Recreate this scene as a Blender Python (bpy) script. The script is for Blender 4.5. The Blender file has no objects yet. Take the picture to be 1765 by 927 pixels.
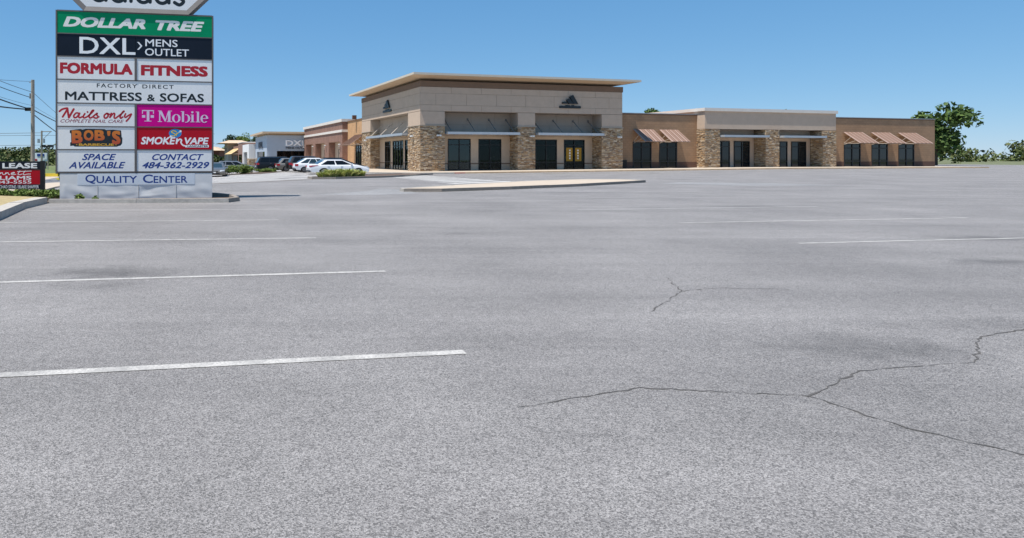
import bpy, bmesh, math, random
from mathutils import Vector, Matrix
from mathutils.geometry import tessellate_polygon
random.seed(7)
S = bpy.context.scene
COL = S.collection
R = math.radians

# ------------------------------------------------------------------ camera, world, sun, exposure
cam = bpy.data.cameras.new('camera')
co = bpy.data.objects.new('camera', cam); COL.objects.link(co); S.camera = co
co.location = (0, 0, 1.5); co.rotation_euler = (R(90), 0, 0)
cam.sensor_width = 36; cam.lens = 1150/1765*36
cam.shift_x = 282.5/1765; cam.shift_y = -191.5/1765
cam.clip_start = .1; cam.clip_end = 4000

SUN_TO = Vector((-0.2967, -0.1830, 1.0)).normalized()
w = bpy.data.worlds.new('World'); S.world = w; w.use_nodes = True
wn = w.node_tree.nodes; bg = wn['Background']
sky = wn.new('ShaderNodeTexSky'); sky.sky_type = 'NISHITA'; sky.sun_disc = False
sky.sun_elevation = math.asin(SUN_TO.z); sky.sun_rotation = math.atan2(SUN_TO.x, SUN_TO.y)
sky.air_density = .7; sky.dust_density = 0; sky.ozone_density = 4; sky.altitude = 0
# clear deep-blue summer sky: a per-channel tone curve over the whole dome (the photograph's colour response)
wl_ = w.node_tree.links.new; sp_ = wn.new('ShaderNodeSeparateColor'); cb0 = wn.new('ShaderNodeCombineColor'); wl_(sky.outputs[0], sp_.inputs[0])
for i_, (c_, p_) in enumerate(((.67, .78), (.77, .54), (.93, .40))):
    a_ = wn.new('ShaderNodeMath'); a_.operation = 'MULTIPLY'; a_.inputs[1].default_value = .1; wl_(sp_.outputs[i_], a_.inputs[0])
    b_ = wn.new('ShaderNodeMath'); b_.operation = 'POWER'; b_.inputs[1].default_value = p_; wl_(a_.outputs[0], b_.inputs[0])
    d_ = wn.new('ShaderNodeMath'); d_.operation = 'MULTIPLY'; d_.inputs[1].default_value = c_*10; wl_(b_.outputs[0], d_.inputs[0]); wl_(d_.outputs[0], cb0.inputs[i_])
wl_(cb0.outputs[0], bg.inputs[0]); bg.inputs[1].default_value = .076
sl = bpy.data.lights.new('sun', 'SUN'); so = bpy.data.objects.new('sun', sl); COL.objects.link(so)
sl.energy = 5.0; sl.angle = R(.53); sl.color = (1.0, .955, .89)
so.rotation_euler = SUN_TO.to_track_quat('Z', 'Y').to_euler(); so.location = (0, 0, 60)
S.view_settings.view_transform = 'Standard'; S.view_settings.look = 'None'
S.view_settings.gamma = 1; S.view_settings.exposure = 0.4; S.view_settings.use_curve_mapping = False

# ------------------------------------------------------------------ materials
def nd(nt, t, **k):
    n = nt.nodes.new(t)
    for a, v in k.items(): setattr(n, a, v)
    return n
def mat(name, col, rough=.75, var=.12, scale=3.0, bump=0, bscale=40, metal=0, spec=.4, coat=0, island=None, ior=None, obj=True):
    m = bpy.data.materials.new(name); m.use_nodes = True; nt = m.node_tree; b = nt.nodes['Principled BSDF']
    b.inputs['Roughness'].default_value = rough; b.inputs['Metallic'].default_value = metal
    b.inputs['Specular IOR Level'].default_value = spec
    if coat: b.inputs['Coat Weight'].default_value = coat; b.inputs['Coat Roughness'].default_value = .04
    if ior: b.inputs['IOR'].default_value = ior
    L = nt.links.new
    tc = nd(nt, 'ShaderNodeTexCoord')
    if island:
        g = nd(nt, 'ShaderNodeNewGeometry'); r = nd(nt, 'ShaderNodeValToRGB'); L(g.outputs['Random Per Island'], r.inputs[0])
        el = r.color_ramp.elements
        while len(el) < len(island): el.new(.5)
        for i, c in enumerate(island): el[i].position = i/(len(island)-1); el[i].color = (*c, 1)
        src = r.outputs[0]
    else:
        rgb = nd(nt, 'ShaderNodeRGB'); rgb.outputs[0].default_value = (*col, 1); src = rgb.outputs[0]
    if var:
        n = nd(nt, 'ShaderNodeTexNoise'); n.inputs['Scale'].default_value = scale; n.inputs['Detail'].default_value = 6
        n.inputs['Roughness'].default_value = .65
        L(tc.outputs['Object'], n.inputs['Vector'])
        mr = nd(nt, 'ShaderNodeMapRange'); mr.inputs[1].default_value = .25; mr.inputs[2].default_value = .75
        mr.inputs[3].default_value = 1-var; mr.inputs[4].default_value = 1+var; L(n.outputs[0], mr.inputs[0])
        mx = nd(nt, 'ShaderNodeMix', data_type='RGBA', blend_type='MULTIPLY'); mx.inputs[0].default_value = 1
        L(src, mx.inputs[6]); L(mr.outputs[0], mx.inputs[7]); src = mx.outputs[2]
    L(src, b.inputs['Base Color'])
    if bump:
        n2 = nd(nt, 'ShaderNodeTexNoise'); n2.inputs['Scale'].default_value = bscale; n2.inputs['Detail'].default_value = 4
        L(tc.outputs['Object'], n2.inputs['Vector'])
        bp = nd(nt, 'ShaderNodeBump'); bp.inputs['Strength'].default_value = bump; bp.inputs['Distance'].default_value = .02
        L(n2.outputs[0], bp.inputs['Height']); L(bp.outputs[0], b.inputs['Normal'])
    return m

def asphalt_mat(name, c, stain=True):
    m = bpy.data.materials.new(name); m.use_nodes = True; nt = m.node_tree; b = nt.nodes['Principled BSDF']; L = nt.links.new
    b.inputs['Roughness'].default_value = .72; b.inputs['Specular IOR Level'].default_value = .4
    tc = nd(nt, 'ShaderNodeTexCoord')
    def noise(s, d=5, r=.6, vec=None):
        n = nd(nt, 'ShaderNodeTexNoise'); n.inputs['Scale'].default_value = s; n.inputs['Detail'].default_value = d
        n.inputs['Roughness'].default_value = r; L(vec or tc.outputs['Object'], n.inputs['Vector']); return n.outputs[0]
    def rng(x, a, bb, lo, hi):
        mr = nd(nt, 'ShaderNodeMapRange'); mr.inputs[1].default_value = a; mr.inputs[2].default_value = bb
        mr.inputs[3].default_value = lo; mr.inputs[4].default_value = hi; L(x, mr.inputs[0]); return mr.outputs[0]
    def mul(x, y):
        k = nd(nt, 'ShaderNodeMath', operation='MULTIPLY'); L(x, k.inputs[0]); L(y, k.inputs[1]); return k.outputs[0]
    vo = nd(nt, 'ShaderNodeTexVoronoi'); vo.inputs['Scale'].default_value = 150; L(tc.outputs['Object'], vo.inputs['Vector'])
    sep = nd(nt, 'ShaderNodeSeparateColor'); L(vo.outputs['Color'], sep.inputs[0])
    grain = rng(sep.outputs[0], 0, 1, .42, 1.58)
    fine = rng(noise(260, 2, .5), .3, .7, .78, 1.22)
    mid = rng(noise(9, 5, .7), .3, .7, .90, 1.10)
    big = rng(noise(.35, 6, .6), .3, .7, .82, 1.16)
    mp = nd(nt, 'ShaderNodeMapping'); mp.inputs['Scale'].default_value = (.06, .9, 1); mp.inputs['Rotation'].default_value = (0, 0, R(-8))
    L(tc.outputs['Object'], mp.inputs['Vector'])
    streak = rng(noise(1.0, 6, .65, mp.outputs[0]), .35, .7, .86, 1.10)
    v = mul(mul(mul(grain, fine), mul(mid, big)), streak)
    if stain:
        # oil stains and tyre scuffs with their own outlines
        for (sx, sy, rx, ry, lo) in ((-3.1, 8.75, .95, .5, .55), (-2.85, 7.85, .6, .3, .72), (2.2, 13.2, .5, .25, .75), (12.2, 20.6, 2.4, .5, .72), (9.5, 29, 3, .5, .8), (4.2, 5.2, .8, .5, .65), (9.5, 9.6, .9, .4, .6), (6.0, 6.0, 1.6, .3, .78), (12, 12.5, 1.2, .5, .6)):
            mp2 = nd(nt, 'ShaderNodeMapping', vector_type='TEXTURE'); mp2.inputs['Location'].default_value = (sx, sy, 0); mp2.inputs['Scale'].default_value = (rx, ry, 1)
            L(tc.outputs['Object'], mp2.inputs['Vector'])
            ln = nd(nt, 'ShaderNodeVectorMath', operation='LENGTH'); L(mp2.outputs[0], ln.inputs[0])
            ad = nd(nt, 'ShaderNodeMath', operation='ADD'); L(ln.outputs['Value'], ad.inputs[0]); L(rng(noise(2.2, 5, .7), .25, .75, -.6, .6), ad.inputs[1])
            v = mul(v, rng(ad.outputs[0], .1, 1.15, lo, 1.0))
    cc = nd(nt, 'ShaderNodeVectorMath', operation='SCALE'); cc.inputs[0].default_value = c; L(v, cc.inputs['Scale'])
    L(cc.outputs[0], b.inputs['Base Color'])
    bp = nd(nt, 'ShaderNodeBump'); bp.inputs['Strength'].default_value = .5; bp.inputs['Distance'].default_value = .012
    L(vo.outputs['Distance'], bp.inputs['Height']); L(bp.outputs[0], b.inputs['Normal'])
    return m

def course_mat(name, c1, c2, mortar, bw, bh, var=.1, axis='x'):
    m = mat(name, c1, .85, 0); nt = m.node_tree; b = nt.nodes['Principled BSDF']; L = nt.links.new
    tc = nd(nt, 'ShaderNodeTexCoord'); sx = nd(nt, 'ShaderNodeSeparateXYZ'); cx = nd(nt, 'ShaderNodeCombineXYZ')
    L(tc.outputs['Object'], sx.inputs[0])
    ad = nd(nt, 'ShaderNodeMath', operation='ADD'); L(sx.outputs[0], ad.inputs[0]); L(sx.outputs[1], ad.inputs[1])
    L(ad.outputs[0], cx.inputs[0]); L(sx.outputs[2], cx.inputs[1])
    br = nd(nt, 'ShaderNodeTexBrick'); br.inputs['Scale'].default_value = 1; br.inputs['Brick Width'].default_value = bw
    br.inputs['Row Height'].default_value = bh; br.inputs['Mortar Size'].default_value = .02
    br.inputs['Color1'].default_value = (*c1, 1); br.inputs['Color2'].default_value = (*c2, 1); br.inputs['Mortar'].default_value = (*mortar, 1)
    L(cx.outputs[0], br.inputs['Vector'])
    n = nd(nt, 'ShaderNodeTexNoise'); n.inputs['Scale'].default_value = .8; n.inputs['Detail'].default_value = 7; L(tc.outputs['Object'], n.inputs['Vector'])
    mr = nd(nt, 'ShaderNodeMapRange'); mr.inputs[1].default_value = .3; mr.inputs[2].default_value = .7; mr.inputs[3].default_value = 1-var; mr.inputs[4].default_value = 1+var
    L(n.outputs[0], mr.inputs[0])
    mx = nd(nt, 'ShaderNodeMix', data_type='RGBA', blend_type='MULTIPLY'); mx.inputs[0].default_value = 1
    L(br.outputs[0], mx.inputs[6]); L(mr.outputs[0], mx.inputs[7]); L(mx.outputs[2], b.inputs['Base Color'])
    return m

M = {}
M['asphalt'] = asphalt_mat('asphalt', (.218, .206, .199))
M['lot'] = asphalt_mat('light_pavement', (.34, .325, .31), False)
M['road'] = asphalt_mat('road_asphalt', (.17, .17, .175), False)
M['patch'] = asphalt_mat('dusty_asphalt', (.255, .25, .247), False)
M['concrete'] = mat('concrete', (.45, .375, .295), .9, .12, 1.5, .3, 60)
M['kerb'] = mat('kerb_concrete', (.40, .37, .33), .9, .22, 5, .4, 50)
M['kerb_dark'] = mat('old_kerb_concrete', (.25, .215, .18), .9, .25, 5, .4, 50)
M['kerb_red'] = mat('faded_red_kerb_paint', (.45, .17, .13), .8, .25, 4)
M['kerb_tan'] = mat('faded_orange_kerb_paint', (.52, .36, .22), .8, .25, 2)
def paint_mat(name, c, wear):
    m = mat(name, c, .8, 0); nt = m.node_tree; b = nt.nodes['Principled BSDF']; L = nt.links.new
    tc = nd(nt, 'ShaderNodeTexCoord'); out = None
    for sc, lo, hi in ((55, .36, .56), (4, .32, .60)):
        n = nd(nt, 'ShaderNodeTexNoise'); n.inputs['Scale'].default_value = sc; n.inputs['Detail'].default_value = 6; n.inputs['Roughness'].default_value = .7
        L(tc.outputs['Object'], n.inputs['Vector']); mr = nd(nt, 'ShaderNodeMapRange'); mr.inputs[1].default_value = lo; mr.inputs[2].default_value = hi; mr.inputs[3].default_value = wear; L(n.outputs[0], mr.inputs[0])
        if out is None: out = mr.outputs[0]
        else:
            k = nd(nt, 'ShaderNodeMath', operation='MULTIPLY'); L(out, k.inputs[0]); L(mr.outputs[0], k.inputs[1]); out = k.outputs[0]
    mx = nd(nt, 'ShaderNodeMix', data_type='RGBA'); L(out, mx.inputs[0]); mx.inputs[6].default_value = (.19, .185, .18, 1); mx.inputs[7].default_value = (*c, 1); L(mx.outputs[2], b.inputs['Base Color'])
    return m
M['paint'] = paint_mat('worn_white_paint', (.49, .47, .44), .3)
M['paint_faint'] = paint_mat('faint_white_paint', (.36, .35, .34), .3)
M['paint_mid'] = paint_mat('dull_white_paint', (.46, .45, .43), .4)
M['paint_x'] = paint_mat('crosswalk_paint', (.66, .65, .62), .6)
M['crack'] = mat('crack_grit', (.085, .08, .076), .95, .2, 9)
M['yellow'] = mat('yellow_paint', (.75, .55, .05), .7, .15, 5)
M['earth'] = mat('earth', (.13, .14, .07), .95, .3, .4)
M['dry'] = mat('dry_grass', (.34, .27, .14), .95, .35, 6, .5, 60)
M['mulch'] = mat('mulch', (.11, .075, .055), .95, .35, 12, .8, 40)
M['lawn'] = mat('lawn', (.12, .15, .05), .95, .3, 3, .5, 50)
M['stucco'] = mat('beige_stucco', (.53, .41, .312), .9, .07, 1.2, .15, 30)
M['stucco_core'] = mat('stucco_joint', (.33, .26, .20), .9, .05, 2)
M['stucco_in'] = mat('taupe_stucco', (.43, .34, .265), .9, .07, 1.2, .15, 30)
M['tan_in'] = mat('tan_stucco', (.54, .42, .31), .9, .08, 1.2, .15, 30)
M['band'] = mat('brown_trim', (.20, .125, .08), .8, .08, 2)
M['neck'] = mat('taupe_metal_neck', (.15, .125, .105), .7, .08, 2)
M['soffit'] = mat('tan_soffit', (.54, .405, .275), .8, .05, 1)
M['fascia'] = mat('cream_fascia', (.60, .53, .43), .6, .05, 1)
M['roofing'] = mat('grey_roofing', (.35, .34, .33), .9, .15, 1)
M['stone'] = mat('ledge_stone', (.3, .2, .1), .9, .22, 9, .4, 25, island=[(.17, .11, .065), (.40, .25, .13), (.52, .37, .22), (.28, .19, .125), (.60, .46, .30), (.36, .28, .21), (.46, .29, .145), (.23, .165, .12), (.68, .56, .41), (.50, .36, .22)])
M['stonecap'] = mat('stone_sill_cap', (.42, .36, .29), .85, .1, 4)
M['mortar'] = mat('mortar', (.16, .12, .085), .95, .1, 4)
M['glass'] = mat('dark_glass', (.010, .014, .016), .03, 0, spec=.5, ior=1.5)
M['glass_r'] = mat('reflective_glass', (.012, .017, .018), .03, 0, spec=.6, ior=1.85)
def shop_glass(name, tint, ior):
    m = bpy.data.materials.new(name); m.use_nodes = True; nt = m.node_tree; nt.nodes.remove(nt.nodes['Principled BSDF']); L = nt.links.new
    t = nd(nt, 'ShaderNodeBsdfTransparent'); t.inputs[0].default_value = (*tint, 1); g = nd(nt, 'ShaderNodeBsdfGlossy'); g.inputs['Roughness'].default_value = .02; g.inputs[0].default_value = (.85, .95, .95, 1)
    f = nd(nt, 'ShaderNodeFresnel'); f.inputs[0].default_value = ior; mx = nd(nt, 'ShaderNodeMixShader'); L(f.outputs[0], mx.inputs[0]); L(t.outputs[0], mx.inputs[1]); L(g.outputs[0], mx.inputs[2])
    L(mx.outputs[0], nt.nodes['Material Output'].inputs[0]); return m
M['clear'] = shop_glass('tinted_shop_glass', (.42, .50, .48), 1.30)
M['clear_r'] = shop_glass('reflective_shop_glass', (.30, .40, .40), 1.6)
M['room'] = mat('dark_shop_interior', (.05, .05, .052), .8, .1, 2)
M['roomfloor'] = mat('shop_floor', (.16, .15, .14), .5, .1, 2)
M['stock_a'] = mat('white_stock', (.62, .64, .66), .7, .2, 3)
M['stock_b'] = mat('green_stock', (.05, .22, .14), .7, .2, 3)
M['stock_c'] = mat('blue_stock', (.05, .10, .25), .7, .2, 3)
M['stock_d'] = mat('brown_stock', (.22, .13, .08), .7, .2, 3)
M['glass2'] = mat('black_glass', (.005, .007, .008), .04, 0, spec=.35)
M['frame'] = mat('black_window_frame', (.012, .013, .015), .45, .1, 5)
M['steel'] = mat('grey_blue_metal', (.42, .46, .50), .45, .06, 2, metal=.3)
M['rod'] = mat('tan_steel_rod', (.50, .42, .34), .6, .05)
M['rod_dark'] = mat('grey_steel_or_shaded_rod', (.20, .19, .18), .6, .05)  # grey fittings; also the front canopy rods, with shade put into the colour
M['lamp'] = mat('white_lamp_housing', (.8, .8, .78), .5, .03)
M['black'] = mat('black_paint', (.012, .013, .014), .5, .1, 5)
M['logo'] = mat('black_logo', (.016, .022, .026), .45, .1, 5)
M['cmu'] = course_mat('tan_block', (.385, .235, .135), (.345, .21, .12), (.30, .18, .105), .6, .30)
M['cmu_light'] = course_mat('orange_tan_block', (.56, .33, .165), (.52, .305, .15), (.48, .29, .15), .6, .30)
M['base'] = mat('dark_brown_base', (.14, .075, .052), .85, .12, 2)
M['brick'] = course_mat('red_brick', (.27, .125, .085), (.21, .10, .07), (.27, .19, .15), .36, .12, .12)
M['white_trim'] = mat('white_stone_trim', (.68, .63, .57), .8, .06, 2)
M['awn_a'] = mat('mauve_awning_metal', (.25, .16, .12), .6, .06, 2)
M['awn_b'] = mat('pale_awning_metal', (.35, .245, .20), .6, .06, 2)
M['poster'] = mat('orange_poster', (.40, .22, .015), .6, .15, 2)
M['dxl'] = mat('pale_blue_grey_stucco', (.40, .455, .52), .85, .05, 1)
M['white_wall'] = mat('white_stucco', (.72, .71, .69), .85, .05, 1)
M['letter_w'] = mat('white_letters', (.92, .92, .92), .5, .03)
M['letter_g'] = mat('grey_letters', (.08, .085, .10), .6, .05)
M['cream'] = mat('cream_awning', (.72, .52, .27), .8, .1, 2)
M['redbld'] = mat('red_brown_wall', (.26, .09, .06), .85, .1, 2)
M['redsign'] = mat('red_banner', (.55, .04, .03), .6, .05)
M['wood'] = mat('weathered_pole_wood', (.34, .29, .24), .9, .2, 3, .3, 20)
M['wire'] = mat('black_cable', (.02, .02, .022), .7, 0)
M['wire_g'] = mat('grey_wire', (.10, .11, .12), .7, 0)
M['bark'] = mat('bark', (.10, .075, .055), .95, .3, 5)
def leafmat(n, cols): return mat(n, cols[0], .7, .15, 2, island=cols, spec=.25)
M['leaf'] = leafmat('leaf_green', [(.035, .065, .018), (.07, .12, .025), (.10, .155, .035), (.05, .09, .022), (.085, .14, .03)])
M['leaf_w'] = leafmat('leaf_woodland', [(.035, .06, .02), (.085, .115, .032), (.12, .14, .045), (.055, .085, .025), (.10, .115, .04), (.14, .13, .05)])
M['leaf_dk'] = leafmat('leaf_dark', [(.018, .042, .022), (.035, .07, .03), (.05, .09, .035), (.03, .055, .025)])
M['leaf_lt'] = leafmat('leaf_light', [(.09, .14, .03), (.15, .21, .045), (.12, .18, .04), (.20, .25, .06)])
M['leaf_y'] = leafmat('leaf_yellow', [(.28, .27, .03), (.42, .38, .04), (.16, .20, .03), (.22, .24, .03)])
M['grassy'] = leafmat('ornamental_grass', [(.20, .28, .05), (.38, .42, .11), (.58, .50, .22), (.28, .36, .07), (.46, .44, .16)])
# sign
M['sframe'] = mat('grey_brown_sign_frame', (.13, .12, .115), .6, .12, 3)
M['white_p'] = mat('white_sign_face', (.83, .825, .81), .4, .05, 1.2, spec=.3)
M['green_p'] = mat('green_sign_face', (.0, .27, .11), .35, .12, 1.0, spec=.15)
M['navy_p'] = mat('black_sign_face', (.012, .017, .028), .3, .15, 1.5, spec=.15)
M['mag_p'] = mat('magenta_sign_face', (.62, .0, .24), .35, .06, 1.2, spec=.15)
M['red_p'] = mat('red_sign_face', (.47, .008, .02), .35, .06, 1.2, spec=.15)
M['skirt'] = mat('grey_vinyl_skirt', (.74, .73, .71), .45, .06, 1.5, spec=.3)
M['sticker'] = mat('pale_sticker', (.70, .74, .78), .4, .03, 1)
M['ink_w'] = mat('white_print', (.90, .90, .89), .4, 0)
M['ink_c'] = mat('cream_print', (.86, .83, .78), .4, 0)
M['ink_r'] = mat('red_print', (.44, .012, .025), .4, 0)
M['ink_k'] = mat('black_print', (.012, .018, .022), .4, 0)
M['ink_b'] = mat('blue_print', (.010, .045, .24), .4, 0)
M['ink_m'] = mat('maroon_print', (.28, .03, .06), .4, 0)
M['ink_pink'] = mat('pale_pink_print', (.72, .60, .74), .4, 0)
M['ink_o'] = mat('orange_print', (.72, .20, .025), .4, 0)
M['ink_y'] = mat('amber_print', (.66, .36, .04), .4, 0)
M['ink_sky'] = mat('sky_blue_print', (.02, .25, .58), .4, 0)
M['ink_yel'] = mat('yellow_print', (.85, .58, .03), .4, 0)
def grad_print(name, c0, c1, z0, z1):
    m = mat(name, c0, .4, 0); nt = m.node_tree; b = nt.nodes['Principled BSDF']; L = nt.links.new
    tc = nd(nt, 'ShaderNodeTexCoord'); sx = nd(nt, 'ShaderNodeSeparateXYZ'); L(tc.outputs['Object'], sx.inputs[0])
    mr = nd(nt, 'ShaderNodeMapRange'); mr.inputs[1].default_value = z0; mr.inputs[2].default_value = z1; L(sx.outputs[2], mr.inputs[0])
    mx = nd(nt, 'ShaderNodeMix', data_type='RGBA'); L(mr.outputs[0], mx.inputs[0]); mx.inputs[6].default_value = (*c0, 1); mx.inputs[7].default_value = (*c1, 1)
    L(mx.outputs[2], b.inputs['Base Color']); return m
M['ink_flame'] = grad_print('orange_to_amber_print', (.50, .075, .03), (.70, .22, .02), 2.0, 2.55)
# cars
def carpaint(n, c, metal=.2): return mat(n, c, .3, 0, metal=metal, spec=.35 if max(c) < .05 else .5, coat=.12 if max(c) < .05 else .7)
M['car_white'] = carpaint('white_car_paint', (.78, .78, .78), 0)
M['car_black'] = carpaint('black_car_paint', (.006, .007, .009), 0)
M['car_navy'] = carpaint('blue_black_car_paint', (.006, .008, .012), 0)
M['car_grey'] = carpaint('warm_grey_car_paint', (.15, .14, .125), .35)
M['car_dark'] = carpaint('dark_brown_grey_car_paint', (.045, .04, .04), .2)
M['car_silver'] = carpaint('silver_car_paint', (.22, .22, .225), .4)
M['car_bronze'] = carpaint('pale_bronze_car_paint', (.27, .245, .205), .4)
M['cglass'] = mat('car_glass', (.02, .035, .04), .05, 0, spec=.7, ior=1.6)
M['cglass_d'] = mat('tinted_car_glass', (.006, .008, .010), .06, 0, spec=.35)
M['tyre'] = mat('tyre_rubber', (.018, .018, .019), .85, .1, 8)
M['rim'] = mat('alloy_rim', (.42, .42, .43), .35, .05, 5, metal=.8)
M['rim_dark'] = mat('dark_rim', (.10, .10, .10), .4, .05, 5, metal=.6)
M['tail'] = mat('red_tail_lens', (.52, .02, .03), .15, 0, spec=.6)
M['head'] = mat('clear_headlight_lens', (.62, .64, .66), .12, 0, spec=.7)
M['chrome'] = mat('chrome', (.75, .75, .76), .2, 0, metal=1)
M['plastic'] = mat('black_plastic', (.02, .02, .021), .7, .05)

# ------------------------------------------------------------------ helpers
def tag(o, label=None, cat=None, group=None, kind=None):
    if label: o['label'] = label
    if cat: o['category'] = cat
    if group: o['group'] = group
    if kind: o['kind'] = kind
    return o
def link(name, me, parent=None, m=None):
    o = bpy.data.objects.new(name, me); COL.objects.link(o)
    if parent is not None: o.parent = parent
    if m is not None: o.data.materials.append(m)
    return o
def thing(name, label, cat, loc=(0, 0, 0), rz=0, group=None):
    o = bpy.data.objects.new(name, None); COL.objects.link(o); o.location = loc; o.rotation_euler = (0, 0, rz)
    return tag(o, label, cat, group)
class MB:
    def __init__(s): s.v = []; s.f = []
    def box(s, x0, x1, y0, y1, z0, z1):
        n = len(s.v)
        s.v += [(x0, y0, z0), (x1, y0, z0), (x1, y1, z0), (x0, y1, z0), (x0, y0, z1), (x1, y0, z1), (x1, y1, z1), (x0, y1, z1)]
        s.f += [tuple(n+i for i in q) for q in ((0, 3, 2, 1), (4, 5, 6, 7), (0, 1, 5, 4), (1, 2, 6, 5), (2, 3, 7, 6), (3, 0, 4, 7))]
        return s
    def hexa(s, P):
        n = len(s.v); s.v += [tuple(p) for p in P]
        s.f += [tuple(n+i for i in q) for q in ((0, 3, 2, 1), (4, 5, 6, 7), (0, 1, 5, 4), (1, 2, 6, 5), (2, 3, 7, 6), (3, 0, 4, 7))]
        return s
    def poly(s, P):
        n = len(s.v); s.v += [tuple(p) for p in P]; s.f.append(tuple(range(n, n+len(P)))); return s
    def tri(s, P, T):
        n = len(s.v); s.v += [tuple(p) for p in P]; s.f += [tuple(n+i for i in t) for t in T]; return s
    def tube(s, p0, p1, r0, r1=None, n=8, caps=True):
        r1 = r0 if r1 is None else r1
        p0 = Vector(p0); p1 = Vector(p1); d = (p1-p0).normalized()
        u = d.orthogonal().normalized(); v = d.cross(u); k = len(s.v)
        for p, r in ((p0, r0), (p1, r1)):
            for i in range(n):
                a = 2*math.pi*i/n; s.v.append(tuple(p+u*(r*math.cos(a))+v*(r*math.sin(a))))
        for i in range(n): s.f.append((k+i, k+(i+1) % n, k+n+(i+1) % n, k+n+i))
        if caps: s.f.append(tuple(k+i for i in range(n))[::-1]); s.f.append(tuple(k+n+i for i in range(n)))
        return s
    def extrude(s, P2, f0, f1):
        # prism from 2-D outline; f0/f1 map (x,y) to 3-D for the two faces
        n = len(s.v); k = len(P2)
        s.v += [tuple(f0(*p)) for p in P2]+[tuple(f1(*p)) for p in P2]
        tr = tessellate_polygon([[Vector((p[0], p[1], 0)) for p in P2]])
        for t in tr:
            s.f.append(tuple(n+i for i in t)); s.f.append(tuple(n+k+i for i in reversed(t)))
        for i in range(k): s.f.append((n+i, n+(i+1) % k, n+k+(i+1) % k, n+k+i))
        return s
    def mesh(s, name):
        me = bpy.data.meshes.new(name); me.from_pydata(s.v, [], s.f)
        bm = bmesh.new(); bm.from_mesh(me); bmesh.ops.recalc_face_normals(bm, faces=bm.faces); bm.to_mesh(me); bm.free()
        return me
    def build(s, name, m, parent=None, smooth=False, raw=False):
        if raw: me = bpy.data.meshes.new(name); me.from_pydata(s.v, [], s.f)
        else: me = s.mesh(name)
        if smooth:
            for p in me.polygons: p.use_smooth = True
            me.set_sharp_from_angle(angle=R(35))
        return link(name, me, parent, m)

# frame of the shopping centre: a runs along the front, b into the depth
AL = R(15); CA, SA = math.cos(AL), math.sin(AL); CX, CY = 8.015, 74.034
def loc(X, Y): dx, dy = X-CX, Y-CY; return CA*dx+SA*dy, -SA*dx+CA*dy
def wld(a, b): return CX+CA*a-SA*b, CY+SA*a+CA*b
def sstep(a, b, x): t = min(1, max(0, (x-a)/(b-a))); return t*t*(3-2*t)
def gz(X, Y):
    a, b = loc(X, Y)
    far = -.13+.0068*min(max(a, 0), 45)-.030*min(max(0, -X-4), 16)
    return far*sstep(35, 60, Y)
def densify(bm, L, rounds=7):
    for _ in range(rounds):
        es = [e for e in bm.edges if e.calc_length() > L]
        if not es: break
        bmesh.ops.subdivide_edges(bm, edges=es, cuts=1)
        bmesh.ops.triangulate(bm, faces=[f for f in bm.faces if len(f.verts) > 3])
def sheet(name, pts, off, m, L=6.0, kind='structure', parent=None):
    bm = bmesh.new(); bm.faces.new([bm.verts.new((x, y, 0)) for x, y in pts]); bmesh.ops.triangulate(bm, faces=bm.faces)
    densify(bm, L); bmesh.ops.recalc_face_normals(bm, faces=bm.faces)
    for v in bm.verts: v.co.z = gz(v.co.x, v.co.y)+off
    for f in bm.faces:
        if f.normal.z < 0: f.normal_flip()
    me = bpy.data.meshes.new(name); bm.to_mesh(me); bm.free()
    o = link(name, me, parent, m)
    if kind and parent is None: tag(o, kind=kind)
    return o
def slab(name, pts, h, m, L=6.0, parent=None):
    bm = bmesh.new(); bm.faces.new([bm.verts.new((x, y, 0)) for x, y in pts]); bmesh.ops.triangulate(bm, faces=bm.faces)
    densify(bm, L)
    be = [e for e in bm.edges if len(e.link_faces) == 1]
    for v in bm.verts: v.co.z = gz(v.co.x, v.co.y)+h
    r = bmesh.ops.extrude_edge_only(bm, edges=be)
    for v in r['geom']:
        if isinstance(v, bmesh.types.BMVert): v.co.z -= h+.25
    bmesh.ops.recalc_face_normals(bm, faces=bm.faces)
    me = bpy.data.meshes.new(name); bm.to_mesh(me); bm.free()
    o = link(name, me, parent, m)
    if parent is None: tag(o, kind='structure')
    return o
def kerb(parent, pts, m, wdt=.18, h=.14, piece=3.0, side=1, jitter=.006, start=0):
    """kerb stones laid end to end along a line; side=+1 puts the stones to the left of the line"""
    out = []
    for (x0, y0), (x1, y1) in zip(pts[:-1], pts[1:]):
        d = Vector((x1-x0, y1-y0)); Ld = d.length; d.normalize(); n = Vector((-d.y, d.x))*side
        k = max(1, round(Ld/piece))
        for i in range(k):
            s0 = Ld*i/k+.008; s1 = Ld*(i+1)/k-.008; mb = MB(); P = []
            dz = random.uniform(-jitter, jitter)
            for zz in (-.25, h+dz):
                for s, q in ((s0, 0), (s1, 0), (s1, wdt), (s0, wdt)):
                    x = x0+d.x*s+n.x*q; y = y0+d.y*s+n.y*q
                    if zz > 0 and q == 0: x += n.x*.02; y += n.y*.02
                    P.append((x, y, gz(x, y)+zz))
            out.append(mb.hexa(P).build('kerb_stone', m, parent))
    return out

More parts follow.
